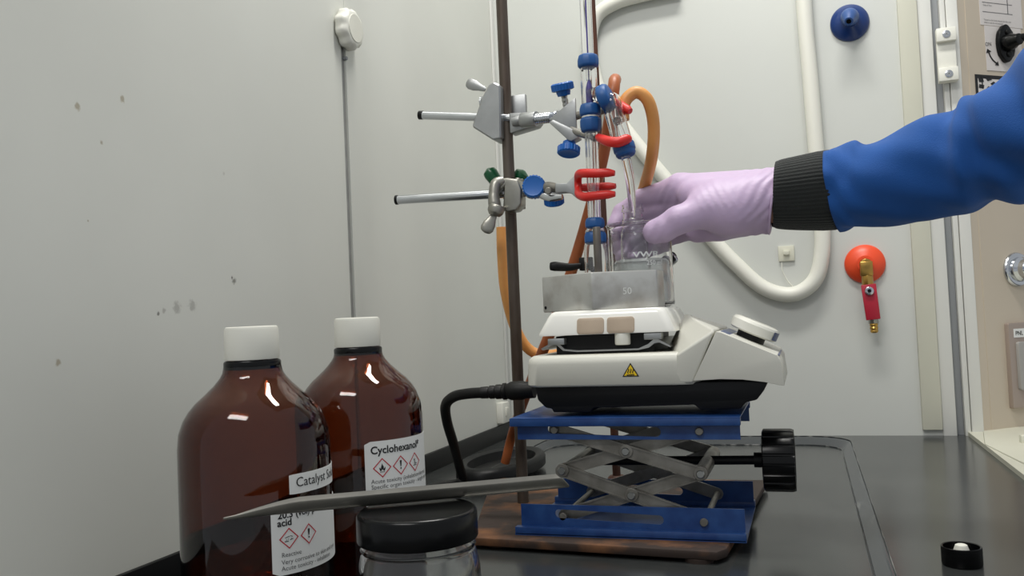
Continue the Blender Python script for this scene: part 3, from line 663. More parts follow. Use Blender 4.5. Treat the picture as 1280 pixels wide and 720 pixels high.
MB().cyl(p - nl * .002, p + nl * .0003, .0016, n=14).build('screw_hole', BLACK, bl)
fr = (Rt - Vv); fr.z = 0; fr.normalize(); nr = Vector((fr.y, -fr.x, 0))
if nr.y > 0: nr = -nr
vs, fs = text_mesh('50', .0062, -.01)
o_ = Vv + fr * ((Rt - Vv).length * .46); o_.z = zbk0 + .0135
MB().add([o_ + fr * x + Vector((0, 0, y)) + nr * .0004 for x, y in vs], fs).build('stamped_number', PAPER, bl, smooth=False)
pb_ = at(748, 339, .812); pt = at(744.5, 284, .812)
MB().cyl((pb_.x, .812, zbk1 - .001), (pb_.x + .0002, .812, pt.z), .0037, n=20).build('lift_post', mat('dark_steel', (112, 106, 100), .42, metal=.7, var=.1, vscale=60), bl, bevel=.0006)

# ================================================================ GLASSWARE
def shell(mb, o, d, outer, th, n=40, bottom=True):
    """hollow turned vessel, open at the last profile point; outer = (radius, height) from the bottom up"""
    inner = [(max(r - th, .0), h) for r, h in outer]
    if bottom: inner = [(0 if r < 1e-6 else max(r - th, .0002), h + th * (1 if i < 3 else .0)) for i, (r, h) in enumerate(outer)]
    return mb.lathe(o, d, outer + inner[::-1], n, cap=(False, False), close=not bottom)
def cap_ring(name, parent, o, d, r, h, m=BLUECAP):
    return MB().lathe(Vector(o) - Vector(d).normalized() * h / 2, d, [(r * .82, 0), (r, h * .16), (r, h * .62), (r * .9, h * .9), (r * .72, h)], 10).build(name, m, parent, bevel=.0008)
UP = Vector((0, 0, 1)); DN = -UP
GX = at(744, 290, YC).x; 
def gz(py): # height on the column axis of a photograph row
    return at(740, py, YC).z
def gp(py, dx=0): return Vector((GX + dx, YC, gz(py)))
GT = Vector((at(735, 75, YC).x - GX, 0, gz(75) - gz(290))) ; GT.normalize()
def ga(py): # point on the slightly leaning glass axis
    z = gz(py); return Vector((GX, YC, z)) + GT * ((z - gz(290)) / GT.z) - Vector((0, 0, (z - gz(290)) / GT.z * GT.z)) + Vector((0, 0, z - gz(290))) * 0 + Vector((0, 0, 0))
def gax(py):
    z = gz(py); t = (z - gz(290)) / GT.z; p = Vector((GX, YC, gz(290))) + GT * t; return p
# flask in the block
zf0 = zbk1 - .022
fl_ = thing('reaction_flask', (hole.x, YC, zf0), 'small clear glass flask with a blue screw cap standing in the grey metal block', 'flask')
fo = Vector((hole.x, YC, zf0)); top = gax(303); H_ = top.z - zf0
shell(MB(), fo, top - fo, [(0, 0), (.010, .0005), (.0118, .003), (.0118, H_ - .012), (.0118, H_ - .006), (.0105, H_)], .0012, 32).build('glass_body', GLASS, fl_)
cap_ring('screw_cap', fl_, gax(297.5), GT, .0112, .0125)
shell(MB(), gax(292), GT, [(.0095, 0), (.0098, .002), (.0075, .006)], .0012, 24, False).build('glass_lip', GLASS, fl_)
# column
co = thing('glass_column', gax(285), 'clear glass fractionating column with blue caps gripped by the lower red clamp', 'glass column')
a = gax(284); b = gax(160); 
shell(MB(), a, b - a, [(.0062, 0), (.0064, .002), (.0064, (b - a).length)], .0012, 28, False).build('outer_tube', GLASS, co)
shell(MB(), a + GT * .006, b - a, [(.0032, 0), (.0032, (b - a).length - .008)], .0008, 20, False).build('inner_tube', GLASS, co)
cap_ring('lower_cap', co, gax(279), GT, .0098, .0105); cap_ring('upper_cap', co, gax(156), DN, .0108, .0145)
MB().lathe(gax(147.5), GT, [(.0085, 0), (.0085, .0022)], 24).build('seal', WHITEP, co)
# still head with side arm
hd = thing('still_head', gax(140), 'clear glass still head with a side arm between blue caps above the column', 'still head')
a = gax(141); b = gax(80)
shell(MB(), a, b - a, [(.0078, 0), (.0082, .003), (.0082, (b - a).length - .006), (.0072, (b - a).length)], .0012, 30, False).build('glass_body', GLASS, hd)
cap_ring('lower_cap', hd, gax(137.5), GT, .0108, .0125); cap_ring('upper_cap', hd, gax(76), GT, .0108, .013)
for s_ in (-1, 1): MB().lathe(gax(89) + Vector((s_ * .0045, -.0068, 0)), (0, -1, 0), [(.0012, 0), (.0006, .0012)], 10).build('locating_pip', INKGREY, hd)
side = at(757, 123, YC - .004); sd = Vector((.92, -.12, .28)).normalized()
MB().tube([gax(120), gax(120) + sd * .006, side], [.0062, .0062, .0066], 16, sub=4).build('side_arm', GLASS, hd)
MB().lathe(side - sd * .006, sd, [(.010, 0), (.0135, .0015), (.0142, .003), (.0142, .0085), (.0125, .0115), (.0095, .0125)], 28).build('side_cap', BLUECAP, hd, bevel=.0005)
# thermometer
a = gax(122); b = a + GT * .40
th_ = thing('thermometer', a, 'long clear glass thermometer with a purple bulb rising out of the top blue cap', 'thermometer')
MB().tube([gax(80), b], [.0060, .0060], 20, spline=False, cap=True).build('glass_stem', GLASS, th_)
shell(MB(), gax(100), GT, [(.0025, 0), (.0029, .003), (.0029, (gax(80) - gax(100)).length)], .0006, 16, False).build('glass_tip', GLASS, th_)
MB().tube([gax(132), gax(129), gax(112), gax(106), gax(100)], [.0022, .0036, .0036, .0026, .0012], 14).build('bulb', PURPLE, th_)
MB().cyl(gax(104), b, .0005, n=10).build('capillary', PURPLE, th_)
# condenser
c0 = at(762, 119, YC - .004); c1 = at(780.5, 186, YC - .010); cdv = (c1 - c0)
cn = thing('condenser', c1, 'short sloping clear glass condenser with a blue end cap gripped by the upper red clamp', 'condenser')
CL = cdv.length
shell(MB(), c0, cdv, [(.006, 0), (.0092, .004), (.0096, .010), (.0096, CL - .014), (.0092, CL - .006), (.007, CL - .002)], .0012, 32, False).build('jacket', GLASS, cn)
shell(MB(), c0 + cdv * .05, cdv, [(.0042, 0), (.0048, CL * .3), (.0038, CL * .5), (.0048, CL * .7), (.004, CL * .95)], .0008, 24, False).build('inner_tube', GLASS, cn)
MB().lathe(c1 - cdv.normalized() * .006, cdv, [(.0098, 0), (.0108, .002), (.0108, .008), (.0098, .0085), (.0098, .0115), (.0085, .0135), (.0055, .0135)], 28).build('end_cap', BLUECAP, cn, bevel=.0004)
for px, py, dy in ((765, 124, .006), (779, 150, .005)):
    e = at(px, py, YC + (.015 if px < 770 else .012)); m0 = c0 + cdv * max(0.06, min(.9, (py - 119) / 67 + .03))
    MB().tube([m0, (m0 + e) / 2, e + Vector((0, 0, .004))], [.0042, .0042, .0042], 12, sub=4).build('hose_nipple', GLASS, cn)
dl = [at(782, 196, YC - .011), at(783.5, 203, YC - .010), at(787, 222, YC), at(789, 240, YC + .012), at(790, 258, YC + .022), at(790.5, 272, YC + .03)]
MB().tube(dl, [.0045, .0045, .0044, .0042, .0036, .0026], 16, sub=6).build('delivery_tube', GLASS, cn)
# beaker and receiver
BY = .886; bx = at(801.5, 330, BY).x; zr = at(801, 281, BY).z; BR_ = .0315
bk = thing('beaker', (bx, BY, zp1), 'clear glass beaker with white lettering held in the gloved hand', 'beaker')
HB = zr - zp1; BO = Vector((bx, BY, zp1 + .0004))
prof = [(0, 0), (BR_ - .005, 0), (BR_ - .001, .0025), (BR_, .006), (BR_, HB - .005), (BR_ + .0012, HB - .002), (BR_ + .0026, HB), (BR_ + .0016, HB + .0006), (BR_ - .0010, HB - .003), (BR_ - .0014, .007), (BR_ - .0026, .004), (BR_ - .006, .002), (0, .002)]
MB().lathe(BO, UP, prof, 56).build('glass_wall', GLASS, bk)
ICE = mat('ice_water', (.86, .89, .9), .25, trans=.72, ior=1.2, bump=.5, bscale=180)
hi = zp1 + .046 - zp1
MB().lathe(BO, UP, [(0, .0032), (BR_ - .0075, .0032), (BR_ - .004, .006), (BR_ - .0034, .009), (BR_ - .0034, hi), (BR_ - .006, hi + .003), (.018, hi + .001), (0, hi + .0015)], 48).build('ice_water', ICE, bk)
vx = at(791, 270, BY).x; zv1 = at(791, 256, BY).z
vo = Vector((vx, BY, zp1 + .010)); HV = zv1 - vo.z
cdir = math.atan2(-BO.y, -BO.x)
vl = thing('receiver_vial', vo, 'clear narrow-necked glass vial standing inside the beaker under the delivery tube', 'vial')
prof = [(0, 0), (.011, .0005), (.0135, .004), (.0138, .03), (.0138, HV - .034), (.0132, HV - .026), (.0118, HV - .0215), (.0108, HV - .018), (.0112, HV - .0155), (.0100, HV - .0135), (.0100, HV - .0085), (.0112, HV - .007), (.0112, HV - .0045), (.0102, HV - .003), (.0104, HV)]
shell(MB(), vo, UP, prof[:6] + [(.0117, HV - .0216)], .0011, 40).build('glass_body', FROST, vl)
shell(MB(), vo, UP, prof[6:], .0011, 40, False).build('neck', GLASS, vl)
cyl_txt = []
def on_cyl(mb, o, r, phi0, items):
    """items = (verts2d, faces): wrap flat print on an upright cylinder, u to the right as the camera sees it"""
    for vs, fs in items:
        mb.add([Vector((o.x + r * math.cos(phi0 + u / r), o.y + r * math.sin(phi0 + u / r), o.z + v)) for u, v in vs], fs)
    return mb
m_ = MB()
def tx(t, size, u, v, bold=0, wide=1.0):
    vs, fs = text_mesh(t, size, bold); return ([(u + x * wide, v + y) for x, y in vs], fs)
ub = (792 - 801.5) * mpp(BO); zt_ = at(803, 321, BY - BR_).z - BO.z; zt2 = at(805, 331, BY - BR_).z - BO.z
vw = [tx('VWR', .0052, ub, zt_, .03, 1.55), tx('250 ml', .0042, ub + .013, zt2, .01), tx('6', .0035, ub - .011, zt_ - .003), ([(ub - .004, zt2 - .007), (ub + .018, zt2 - .007), (ub + .018, zt2 - .0064), (ub - .004, zt2 - .0064)], [(0, 1, 2, 3)])]
on_cyl(m_, BO, BR_ + .0003, cdir, vw).build('white_print', PRINTW, bk, smooth=False)
# bits of clamp behind the block
q = thing('dark_clamp', at(705, 333, .93), 'dark clamp behind the metal block with its rounded ends showing on both sides', 'clamp')
MB().tube([at(688, 333, .90), at(694, 333, .90), at(712, 334, .905), at(726, 332, .91)], [.0042, .0052, .0042, .003], 14, flat=.7).build('clamp_lever', BLACKM, q)
MB().box(at(732, 330, .915), (.012, .01, .014)).build('clamp_jaw', BLACKM, q, bevel=.001)
MB().tube([at(733, 335, .935), at(775, 350, .945), at(815, 340, .945), at(832, 324, .935)], .004, 10).build('clamp_bar', BLACKM, q)
MB().tube([at(822, 377, .925), at(836, 376.5, .925), at(843, 376.5, .925)], [.0035, .0035, .003], 12).build('clamp_foot', BLACKM, q, bevel=.0)
MB().tube([at(815, 340, .945), at(822, 360, .94), at(824, 377, .925)], .0035, 10).build('clamp_post', BLACKM, q)
MB().tube([at(830, 324, .935), at(836, 323, .93), at(840, 321.5, .925)], [.006, .008, .006], 16).build('clamp_screw', BLACKM, q)
MB().tube([at(836, 316, .925), at(842, 319, .922), at(846, 325, .92), at(840, 331, .922)], .0014, 8).build('clamp_wing', CHROME, q)

# ================================================================ CLAMPS ON THE FRONT ROD
def wing(mb, a, b, r, flat=.3, n=16):
    a = Vector(a); b = Vector(b); L = [a + (b - a) * t for t in (0, .12, .3, .55, .8, .95, 1)]
    return mb.tube(L, [r * k for k in (.35, .5, .62, .95, 1, .7, .15)], n, sub=3, flat=flat)
def px_prism(mb, pts, Y0, Y1):
    lp = [(at(x, y, Y0).x, at(x, y, Y0).z) for x, y in pts]
    return mb.prism([lp], (0, Y0, 0), (1, 0, 0), (0, 0, 1), (0, Y1 - Y0, 0))
def knurled(mb, o, d, r, h, nrib=22, dome=.85):
    return mb.lathe(o, d, [(r * .80, 0), (r, h * .12), (r, h * .85), (r * dome, h), (r * dome * .85, h * .96), (.0001, h * .96)], nrib * 6, rfun=lambda t, j: 1 - .05 * (math.cos(nrib * t) > .2) if j in (1, 2) else 1)
# upper boss head
bu = thing('boss_head', at(612, 140, RY), 'grey cast aluminium boss head on the rusty rod holding the upper clamp', 'boss head', 'boss heads on the rusty rod')
px_prism(MB(), [(611, 105), (617, 102), (625, 106), (626, 173), (616, 175), (590, 158.5), (591, 154), (603, 120)], RY - .017, RY + .012).build('boss_body', ALU, bu, bevel=.0016, seg=1, ang=20)
px_prism(MB(), [(636, 141), (670, 139.5), (676, 148), (670, 157), (637, 167)], RY - .009, RY + .010).build('boss_jaw', ALU, bu, bevel=.0018)
MB().ext((at(616, 140, RY).x, RY + .0075, at(616, 160, RY).z), (at(655, 140, RY).x, RY + .014, at(616, 120, RY).z)).build('boss_bridge', ALU, bu, bevel=.001)
mb = MB(); wing(mb, at(607, 112, RY + .012), at(583, 103, RY + .014), .0062, .35); mb.build('wing_screw', ALU, bu)
MB().lathe(at(603.5, 128, RY - .006), (-1, 0, 0), [(.0068, 0), (.0068, .002), (.005, .0025)], 24).build('screw_head', CHROME, bu)
cu = thing('prong_clamp', at(711, 150, .88), 'upper chrome clamp with two round blue screws and red fingers around the sloping condenser', 'clamp', 'red-fingered clamps')
MB().cyl(at(524, 144, RY + .001), at(650, 148, RY - .004), .0047, n=24).build('clamp_rod', CHROME, cu)
MB().cyl(at(523.6, 144, RY + .001), at(529.5, 144, RY + .001), .0050, n=24).build('rod_end_cap', BLACK, cu, bevel=.0006)
a = at(640, 151, RY - .012); b = at(672, 148, RY - .02)
MB().cyl(at(641, 152, RY - .012), at(654, 150, RY - .013), .0055, n=20).cyl(at(653, 150.5, RY - .013), at(671, 148.5, RY - .018), .0082, n=24).build('collar', ALU, cu, bevel=.0006)
t0 = at(671, 148.8, RY - .018); t1 = at(690, 146.5, RY - .028); dd = t1 - t0
MB().lathe(t0, dd, [(.0052 + (.0007 if k % 2 else 0), dd.length * k / 14) for k in range(15)], 20).build('threaded_neck', CHROME, cu, ang=20)
mb = MB(); mb.tube([t1 - dd * .1, at(697, 146, .892), at(705, 145, .885), at(712, 143, .88)], [.0042, .0075, .0075, .003], 16, flat=.55); mb.build('swivel', CHROME, cu)
px_prism(MB(), [(686, 149), (715, 125), (719, 122), (720.5, 160), (716, 161)], .868, .872).build('jaw_plate', ALU, cu, bevel=.0006)
px_prism(MB(), [(686, 153), (691, 149), (722, 164), (723, 172), (714, 176.5), (710, 175)], .864, .880).build('jaw_plate', ALU, cu, bevel=.001)
px_prism(MB(), [(698, 141), (716, 125), (718, 135), (707, 146)], .878, .888).build('jaw_plate', CHROME, cu, bevel=.0006)
for (x0_, y0_), (x1_, y1_) in (((706, 124), (703, 101)), ((712, 174), (712, 200))):
    a = at(x0_, y0_, .874); b = at(x1_, y1_, .874); d = (b - a).normalized(); d = (d + Vector((0, -.28, .0))).normalized()
    sc = MB().lathe(a - d * .008, d, [(.0030 + (.0005 if k % 2 else 0), .0022 * k) for k in range(9)], 14).build('screw_thread', STEEL, cu, ang=20)
    MB().lathe(a + d * .0035, d, [(.0065, 0), (.0075, .004), (.0075, .006)], 22).build('screw_hub', BLUEP, cu)
    mb = MB(); knurled(mb, a + d * .0085, d, .0118, .0085); mb.build('blue_screw', BLUEP, cu, ang=25)
MB().tube([at(714, 147, .873), at(726, 143.5, .872), at(742, 142, .868), at(760, 136, .862)], [.0044, .0042, .004, .0035], 12, flat=.8).build('clamp_arm', ARMM, cu)
MB().tube([at(714, 162, .870), at(726, 167, .862), at(741, 172, .855), at(750, 173.5, .848)], [.0036, .0036, .0034, .003], 12).build('clamp_arm', ARMM, cu)
MB().tube([at(760, 127, .862), at(767, 127, .855), at(775, 131.5, .848), at(784, 137, .842), at(788, 139, .840)], [.003, .0042, .0048, .0046, .0030], 14).build('red_finger', REDRUB, cu)
MB().tube([at(748, 171.5, .838), at(753, 174, .831), at(762, 177, .823), at(773, 177.5, .821), at(783, 174, .824), at(787.5, 173.5, .827)], [.0036, .0046, .0050, .0050, .0048, .0032], 14).build('red_finger', REDRUB, cu)
# lower boss head
b2 = thing('boss_head', at(632, 245, RY - .01), 'cast zinc boss head with green coated wing screw holding the lower clamp', 'boss head', 'boss heads on the rusty rod')
yb = RY - .026
px_prism(MB(), [(619, 223), (634, 222), (647, 224), (651, 236), (651, 255), (645, 263), (632, 265), (628, 262), (630, 233), (622, 240)], yb, RY - .0068).build('boss_body', ZINC, b2, bevel=.0018, seg=3)
MB().ext((at(628, 240, RY).x, RY + .0068, at(630, 262, RY).z), (at(652, 240, RY).x, RY + .013, at(630, 224, RY).z)).build('boss_back', ZINC, b2, bevel=.001)
MB().ext((at(646.5, 240, RY).x, RY - .0075, at(630, 262, RY).z), (at(652, 240, RY).x, RY + .012, at(630, 225, RY).z)).build('boss_web', ZINC, b2, bevel=.001)
MB().tube([at(629, 226, yb + .004), at(620, 230, yb), at(617.5, 243, yb - .003), at(618, 254, yb - .004), at(620, 262, yb - .004)], [.0055, .0062, .0058, .0068, .0062], 16).build('hook', ZINC, b2)
MB().lathe(at(622, 256, yb - .004), at(617, 272, yb - .004) - at(622, 256, yb - .004), [(.0082, 0), (.0092, .003), (.0088, .008), (.0060, .012)], 24).build('hook_socket', ZINC, b2, bevel=.0004)
mb = MB(); wing(mb, at(619, 266, yb - .004), at(606, 291, yb - .008), .0072, .35); mb.build('wing_screw', ZINC, b2)
for e, r_ in (((610.5, 213), .0082), ((654, 215), .0088)):
    a = at(634, 246, RY + .019); b = at(*e, RY + .016); d = b - a
    MB().tube([a + d * .15, a + d * .45, a + d * .62, a + d * .85, a + d * .97, a + d * 1.06], [.004, .0055, r_ * .9, r_, r_ * .9, r_ * .2], 20, sub=4).build('green_wing', GREENP, b2)
MB().cyl(at(634, 246, RY + .020), at(634, 246, RY + .006), .005).build('wing_stem', ZINC, b2)
# lower clamp
cl = thing('prong_clamp', at(668, 235, .885), 'lower chrome clamp with a blue screw facing out and red fingers around the upright column', 'clamp', 'red-fingered clamps')
ra = at(495, 250, RY - .020); rb = at(660, 240, RY - .014)
MB().cyl(ra, rb, .0050, n=24).build('clamp_rod', CHROME, cl)
dd = (rb - ra).normalized(); MB().cyl(ra - dd * .0005, ra + dd * .003, .0054, n=24).build('rod_end_cap', BLACK, cl, bevel=.0006)
kf = at(668, 234, .890)
tocam = Vector((.10, -1, .12)).normalized()
mb = MB(); knurled(mb, kf - tocam * .004, tocam, .0125, .010); mb.build('blue_screw', BLUEP, cl, ang=25)
MB().cyl(kf - tocam * .02, kf - tocam * .003, .0032, n=14).build('screw_thread', STEEL, cl)
MB().box(at(672, 240, .898), (.022, .012, .012)).build('pivot_block', ALU, cl, bevel=.001)
k2 = at(692, 252, .888); d2 = Vector((-.05, .45, -1)).normalized()
mb = MB(); knurled(mb, at(692, 246, .892), d2, .0108, .0085); mb.build('blue_screw', BLUEP, cl, ang=25)
MB().tube([at(676, 240, .893), at(684, 234, .888), at(700, 236, .882), at(712, 236, .876)], [.004, .0058, .0050, .0046], 12, flat=.8).build('clamp_arm', ARMM, cl)
MB().tube([at(676, 244, .888), at(688, 247, .884), at(703, 246, .88)], [.0036, .0046, .003], 12, flat=.7).build('clamp_arm', CHROME, cl)
MB().lathe(at(686, 239, .880), (0, -1, 0), [(.0038, 0), (.0038, .003), (.003, .0036)], 16).build('pivot_pin', ARMM, cl)
px_prism(MB(), [(694, 229), (708, 229), (716, 221), (722, 216), (726, 216), (726, 249), (722, 249), (714, 242), (706, 240), (694, 241)], .858, .862).build('fork_plate', ALU, cl, bevel=.0008)
MB().tube([at(768.5, 216.5, .828), at(760, 216, .828), at(745, 216.5, .828), at(730, 216.5, .832), at(723.5, 218, .846), at(722.5, 226, .856), at(723, 236, .856), at(724, 243, .846), at(731, 246, .832), at(745, 244.5, .828), at(760, 243, .828), at(769, 242.5, .828)],
          [.0026, .0042, .0044, .0044, .0042, .0038, .0038, .0042, .0044, .0044, .0042, .0026], 14).build('red_finger', REDRUB, cl)
MB().tube([at(724, 234, .857), at(731, 234.5, .859), at(745, 234, .860), at(760, 233, .859), at(769.5, 232.5, .858)], [.003, .0042, .0044, .0042, .0026], 14).build('red_finger', REDRUB, cl)

# ================================================================ BOTTLES
def bottle(cx_px, top_px, depth_y, rpx, cap_px, hcap_px, label, base_z=0.0):
    """amber bottle: pixel measures give its real size at its own distance"""
    t = at(cx_px, top_px, depth_y); k = mpp(t); r = rpx * k; rc = cap_px * k / 2; H = t.z - base_z; hc = hcap_px * k
    o = Vector((t.x, t.y, base_z)); root = thing('amber_bottle', o, label, 'bottle', 'brown reagent bottles')
    rn = rc * .97; zn = H - hc - .0060; hb = H - .2128
    body = [(35, 355), (36.5, 347), (40, 341), (47.5, 332), (58, 322), (69.5, 312), (78, 302), (84, 292), (89.5, 277), (91.5, 258)]
    prof = [(0, .003), (r * .55, .001), (r * .86, 0), (r * .96, .003), (r, .009)] + [(r * a / 91.5, H - (404 - b) * r / 91.5) for a, b in body[::-1]] + [(rn * .97, zn), (rn * .97, H - .006)]
    inner = [(max(a - .0024, 0) if a > 1e-6 else 0, b + (.003 if i < 4 else 0)) for i, (a, b) in enumerate(prof)]
    MB().lathe(o, UP, prof + inner[::-1], 64).build('glass_body', AMBER, root, ang=60)
    MB().lathe(o, UP, [(rn * .985, zn - .0005), (rn * 1.06, zn + .0004), (rn * 1.085, zn + .0015), (rn * 1.085, zn + .0042), (rn * 1.05, zn + .0052), (rn * .985, zn + .0055)], 56).build('neck_ring', BLACK, root, ang=40)
    MB().lathe(o, UP, [(rc * .985, H - hc), (rc, H - hc + .001), (rc * .992, H - .0022), (rc * .95, H - .0004), (rc * .90, H), (rc * .2, H)], 120, rfun=lambda t, j: 1 + .006 * math.cos(60 * t) if j in (0, 1, 2) else 1).build('screw_cap', CAPW, root, ang=40)
    return root, o, r, H, k, inner
def liquid(root, o, inner, z1, r):
    pr = [(max(a - .0006, 0), b + .0004) for a, b in inner if b < z1]; rl = pr[-1][0]
    MB().lathe(o, UP, pr + [(rl, z1), (0, z1)], 56).build('liquid', LIQ, root, ang=50)
def lab_patch(o, r, phi0, u0, u1, v0, v1, name, m, root, rad=.002, nseg=22, slope=0):
    mb = MB(); cols = []
    for i in range(nseg + 1):
        u = u0 + (u1 - u0) * i / nseg; e = 0
        du = min(u - u0, u1 - u)
        if du < rad: e = rad - math.sqrt(max(0, rad * rad - (rad - du) ** 2))
        for rr in (r + .00035, r + .0001):
            for v in (v0 + e, v1 - e): mb.v.append(Vector((o.x + rr * math.cos(phi0 + u / r), o.y + rr * math.sin(phi0 + u / r), o.z + v)))
    for i in range(nseg):
        a = i * 4; b = a + 4
        mb.f += [(a, b, b + 1, a + 1), (a + 2, a + 3, b + 3, b + 2), (a + 1, b + 1, b + 3, a + 3), (a, a + 2, b + 2, b)]
    mb.f += [(0, 1, 3, 2), (nseg * 4, nseg * 4 + 2, nseg * 4 + 3, nseg * 4 + 1)]
    return mb.build(name, m, root)
def diamond(cu, cv, h, w_=.10):
    """red diamond outline, centre (cu,cv), half diagonal h"""
    o_ = [(cu, cv + h), (cu + h, cv), (cu, cv - h), (cu - h, cv)]; i_ = [(cu + (a - cu) * (1 - w_ * 1.4), cv + (b - cv) * (1 - w_ * 1.4)) for a, b in o_]
    vs = []; fs = []; n = 6
    for k in range(4):
        for j in range(n):
            t = j / n
            vs.append(tuple(o_[k][q] * (1 - t) + o_[(k + 1) % 4][q] * t for q in (0, 1))); vs.append(tuple(i_[k][q] * (1 - t) + i_[(k + 1) % 4][q] * t for q in (0, 1)))
    N_ = 4 * n
    for j in range(N_): a = 2 * j; b = 2 * ((j + 1) % N_); fs.append((a, b, b + 1, a + 1))
    return vs, fs
def P2(pts, cu, cv, s): return [(cu + x * s, cv + y * s) for x, y in pts], [tuple(range(len(pts)))]
def picto(kind, cu, cv, s):
    if kind == 'bang': return [P2([(-.09, .50), (.09, .50), (.12, .40), (.05, -.12), (-.05, -.12), (-.12, .40)], cu, cv, s), P2([(.09 * math.cos(i), -.32 + .09 * math.sin(i)) for i in [k * PI / 4 for k in range(8)]], cu, cv, s)]
    if kind == 'flame': return [P2([(-.22, -.34), (-.32, -.12), (-.30, .06), (-.22, -.02), (-.16, -.1), (-.14, -.30)], cu, cv, s), P2([(.22, -.34), (.32, -.12), (.33, .10), (.24, -.02), (.17, -.08), (.13, -.30)], cu, cv, s),
                                P2([(-.13, -.34), (-.16, 0), (-.02, .46), (.04, .30), (.14, .12), (.14, -.34), (.05, -.1), (0, -.26), (-.05, -.12)], cu, cv, s), P2([(-.26, -.45), (.26, -.45), (.26, -.40), (-.26, -.40)], cu, cv, s)]
    if kind == 'tree': return [P2([(-.34, -.30), (.34, -.30), (.3, -.36), (-.3, -.36)], cu, cv, s), P2([(-.1, -.3), (-.02, -.3), (-.04, .40), (-.09, .40)], cu, cv, s), P2([(-.06, .1), (-.26, .30), (-.22, .33), (-.06, .17)], cu, cv, s), P2([(-.07, .18), (.12, .34), (.14, .30), (-.05, .1)], cu, cv, s),
                               P2([(.05, -.16), (.2, -.06), (.34, -.14), (.2, -.24), (.08, -.19)], cu, cv, s), P2([(-.02, -.02), (.16, .10), (.18, .06), (-.02, -.07)], cu, cv, s)]
    return [P2([(-.42, .12), (.05, .22), (.07, .16), (-.40, .06)], cu, cv, s), P2([(.12, .25), (.40, .14), (.38, .09), (.10, .19)], cu, cv, s), P2([(-.46, -.22), (-.06, -.22), (-.06, -.30), (-.46, -.30)], cu, cv, s),
            P2([(.08, -.12), (.42, -.04), (.44, -.10), (.10, -.20)], cu, cv, s), P2([(-.30, -.02), (-.26, -.02), (-.26, -.18), (-.30, -.18)], cu, cv, s), P2([(.20, .04), (.24, .04), (.24, -.06), (.20, -.06)], cu, cv, s), P2([(-.12, .02), (-.09, .02), (-.09, -.16), (-.12, -.16)], cu, cv, s)]
def bottle_uv(o, r, H):
    """pixel -> (u, v) on the bottle's side"""
    def f(px, py):
        d = ray(px, py); dx, dy = d.x, d.y; ox, oy = C0.x - o.x, C0.y - o.y
        A = dx * dx + dy * dy; B = 2 * (ox * dx + oy * dy); Cc = ox * ox + oy * oy - r * r; D = max(B * B - 4 * A * Cc, 0)
        t = (-B - math.sqrt(D)) / (2 * A); p = C0 + d * t
        ph0 = math.atan2(C0.y - o.y, C0.x - o.x); ph = math.atan2(p.y - o.y, p.x - o.x); du = (ph - ph0 + PI) % (2 * PI) - PI
        return du * r, p.z - o.z
    return f, math.atan2(C0.y - o.y, C0.x - o.x)
BA, oA, rA, HA, kA, inA = bottle(314, 408, .4965, 91.5, 66, 41, 'nearer brown glass bottle with a narrow strip label above its acid hazard label')
liquid(BA, oA, inA, .060, rA)
fA, phA = bottle_uv(oA, rA, HA)
def printed(root, o, r, ph, items, m, name, parent): return on_cyl(MB(), o, r + .00055, ph, items).build(name, m, parent, smooth=False)
u0, v1 = fA(361, 594); _, v0 = fA(361, 619)
e1 = lab_patch(oA, rA, phA, u0, u0 + .085, v0, v1, 'strip_label', PAPER, BA, .0003)
printed(BA, oA, rA, phA, [tx('Catalyst Solution', .0057, u0 + .0045, v0 + .0042, 0)], INK, 'lettering', e1)
u0, v1 = fA(338, 640); _, v0 = fA(339, 722)
e2 = lab_patch(oA, rA, phA, u0, u0 + .095, v0, v1, 'hazard_label', PAPER, BA)
ua, va = fA(347, 649); ub_, vb_ = fA(347, 657); 
ur, vr = fA(352, 697); uy, vy = fA(352, 706); ut, vt = fA(352, 714)
it = [tx('20.3 (vol) p', .0040, ua, va, .035), tx('acid', .0040, ub_ - .0002, vb_ - .0008, .035)]
it2 = [tx('Reactive', .0027, ur, vr), tx('Very corrosive to skin and eyes', .0027, uy, vy), tx('Acute toxicity - inhalation', .0027, ut, vt)]
ud, vd = fA(361.5, 672.5); ue, ve = fA(386, 666)
hA = 13.3 * mpp(oA + Vector((0, -rA, .06)))
printed(BA, oA, rA, phA, it, INK, 'heading', e2); printed(BA, oA, rA, phA, it2, INKGREY, 'small_print', e2)
printed(BA, oA, rA, phA, [diamond(ud, vd, hA), diamond(ue, vd, hA)], REDINK, 'hazard_diamond', e2)
printed(BA, oA, rA, phA, picto('acid', ud, vd, hA) + picto('bang', ue, vd, hA), INK, 'pictogram', e2)
BB, oB, rB, HB_, kB, inB = bottle(446, 397, .5990, 76.5, 56.5, 36, 'farther brown glass bottle with a white Cyclohexanol hazard label behind the jar')
liquid(BB, oB, inB, .058, rB)
fB, phB = bottle_uv(oB, rB, HB_)
u0, v1 = fB(455, 553); v0 = v1 - .066
e3 = lab_patch(oB, rB, phB, u0, u0 + .095, v0, v1, 'hazard_label', PAPER, BB)
uc, vc = fB(463, 568); ud, vd = fB(478, 584.5); ue, _ = fB(501, 580); ug, _ = fB(517.6, 577)
hB = 12.3 * mpp(oB + Vector((0, -rB, .08))); ux, vx = fB(464, 605); _, vz = fB(464, 612)
printed(BB, oB, rB, phB, [tx('Cyclohexanol*', .0052, uc, vc, .03)], INK, 'heading', e3)
printed(BB, oB, rB, phB, [tx('Acute toxicity (inhalation/dermal)', .0029, ux, vx), tx('Specific organ toxicity - single exposure', .0029, ux, vz)], INKGREY, 'small_print', e3)
printed(BB, oB, rB, phB, [diamond(q_, vd, hB) for q_ in (ud, ue, ud + 2 * (ue - ud))], REDINK, 'hazard_diamond', e3)
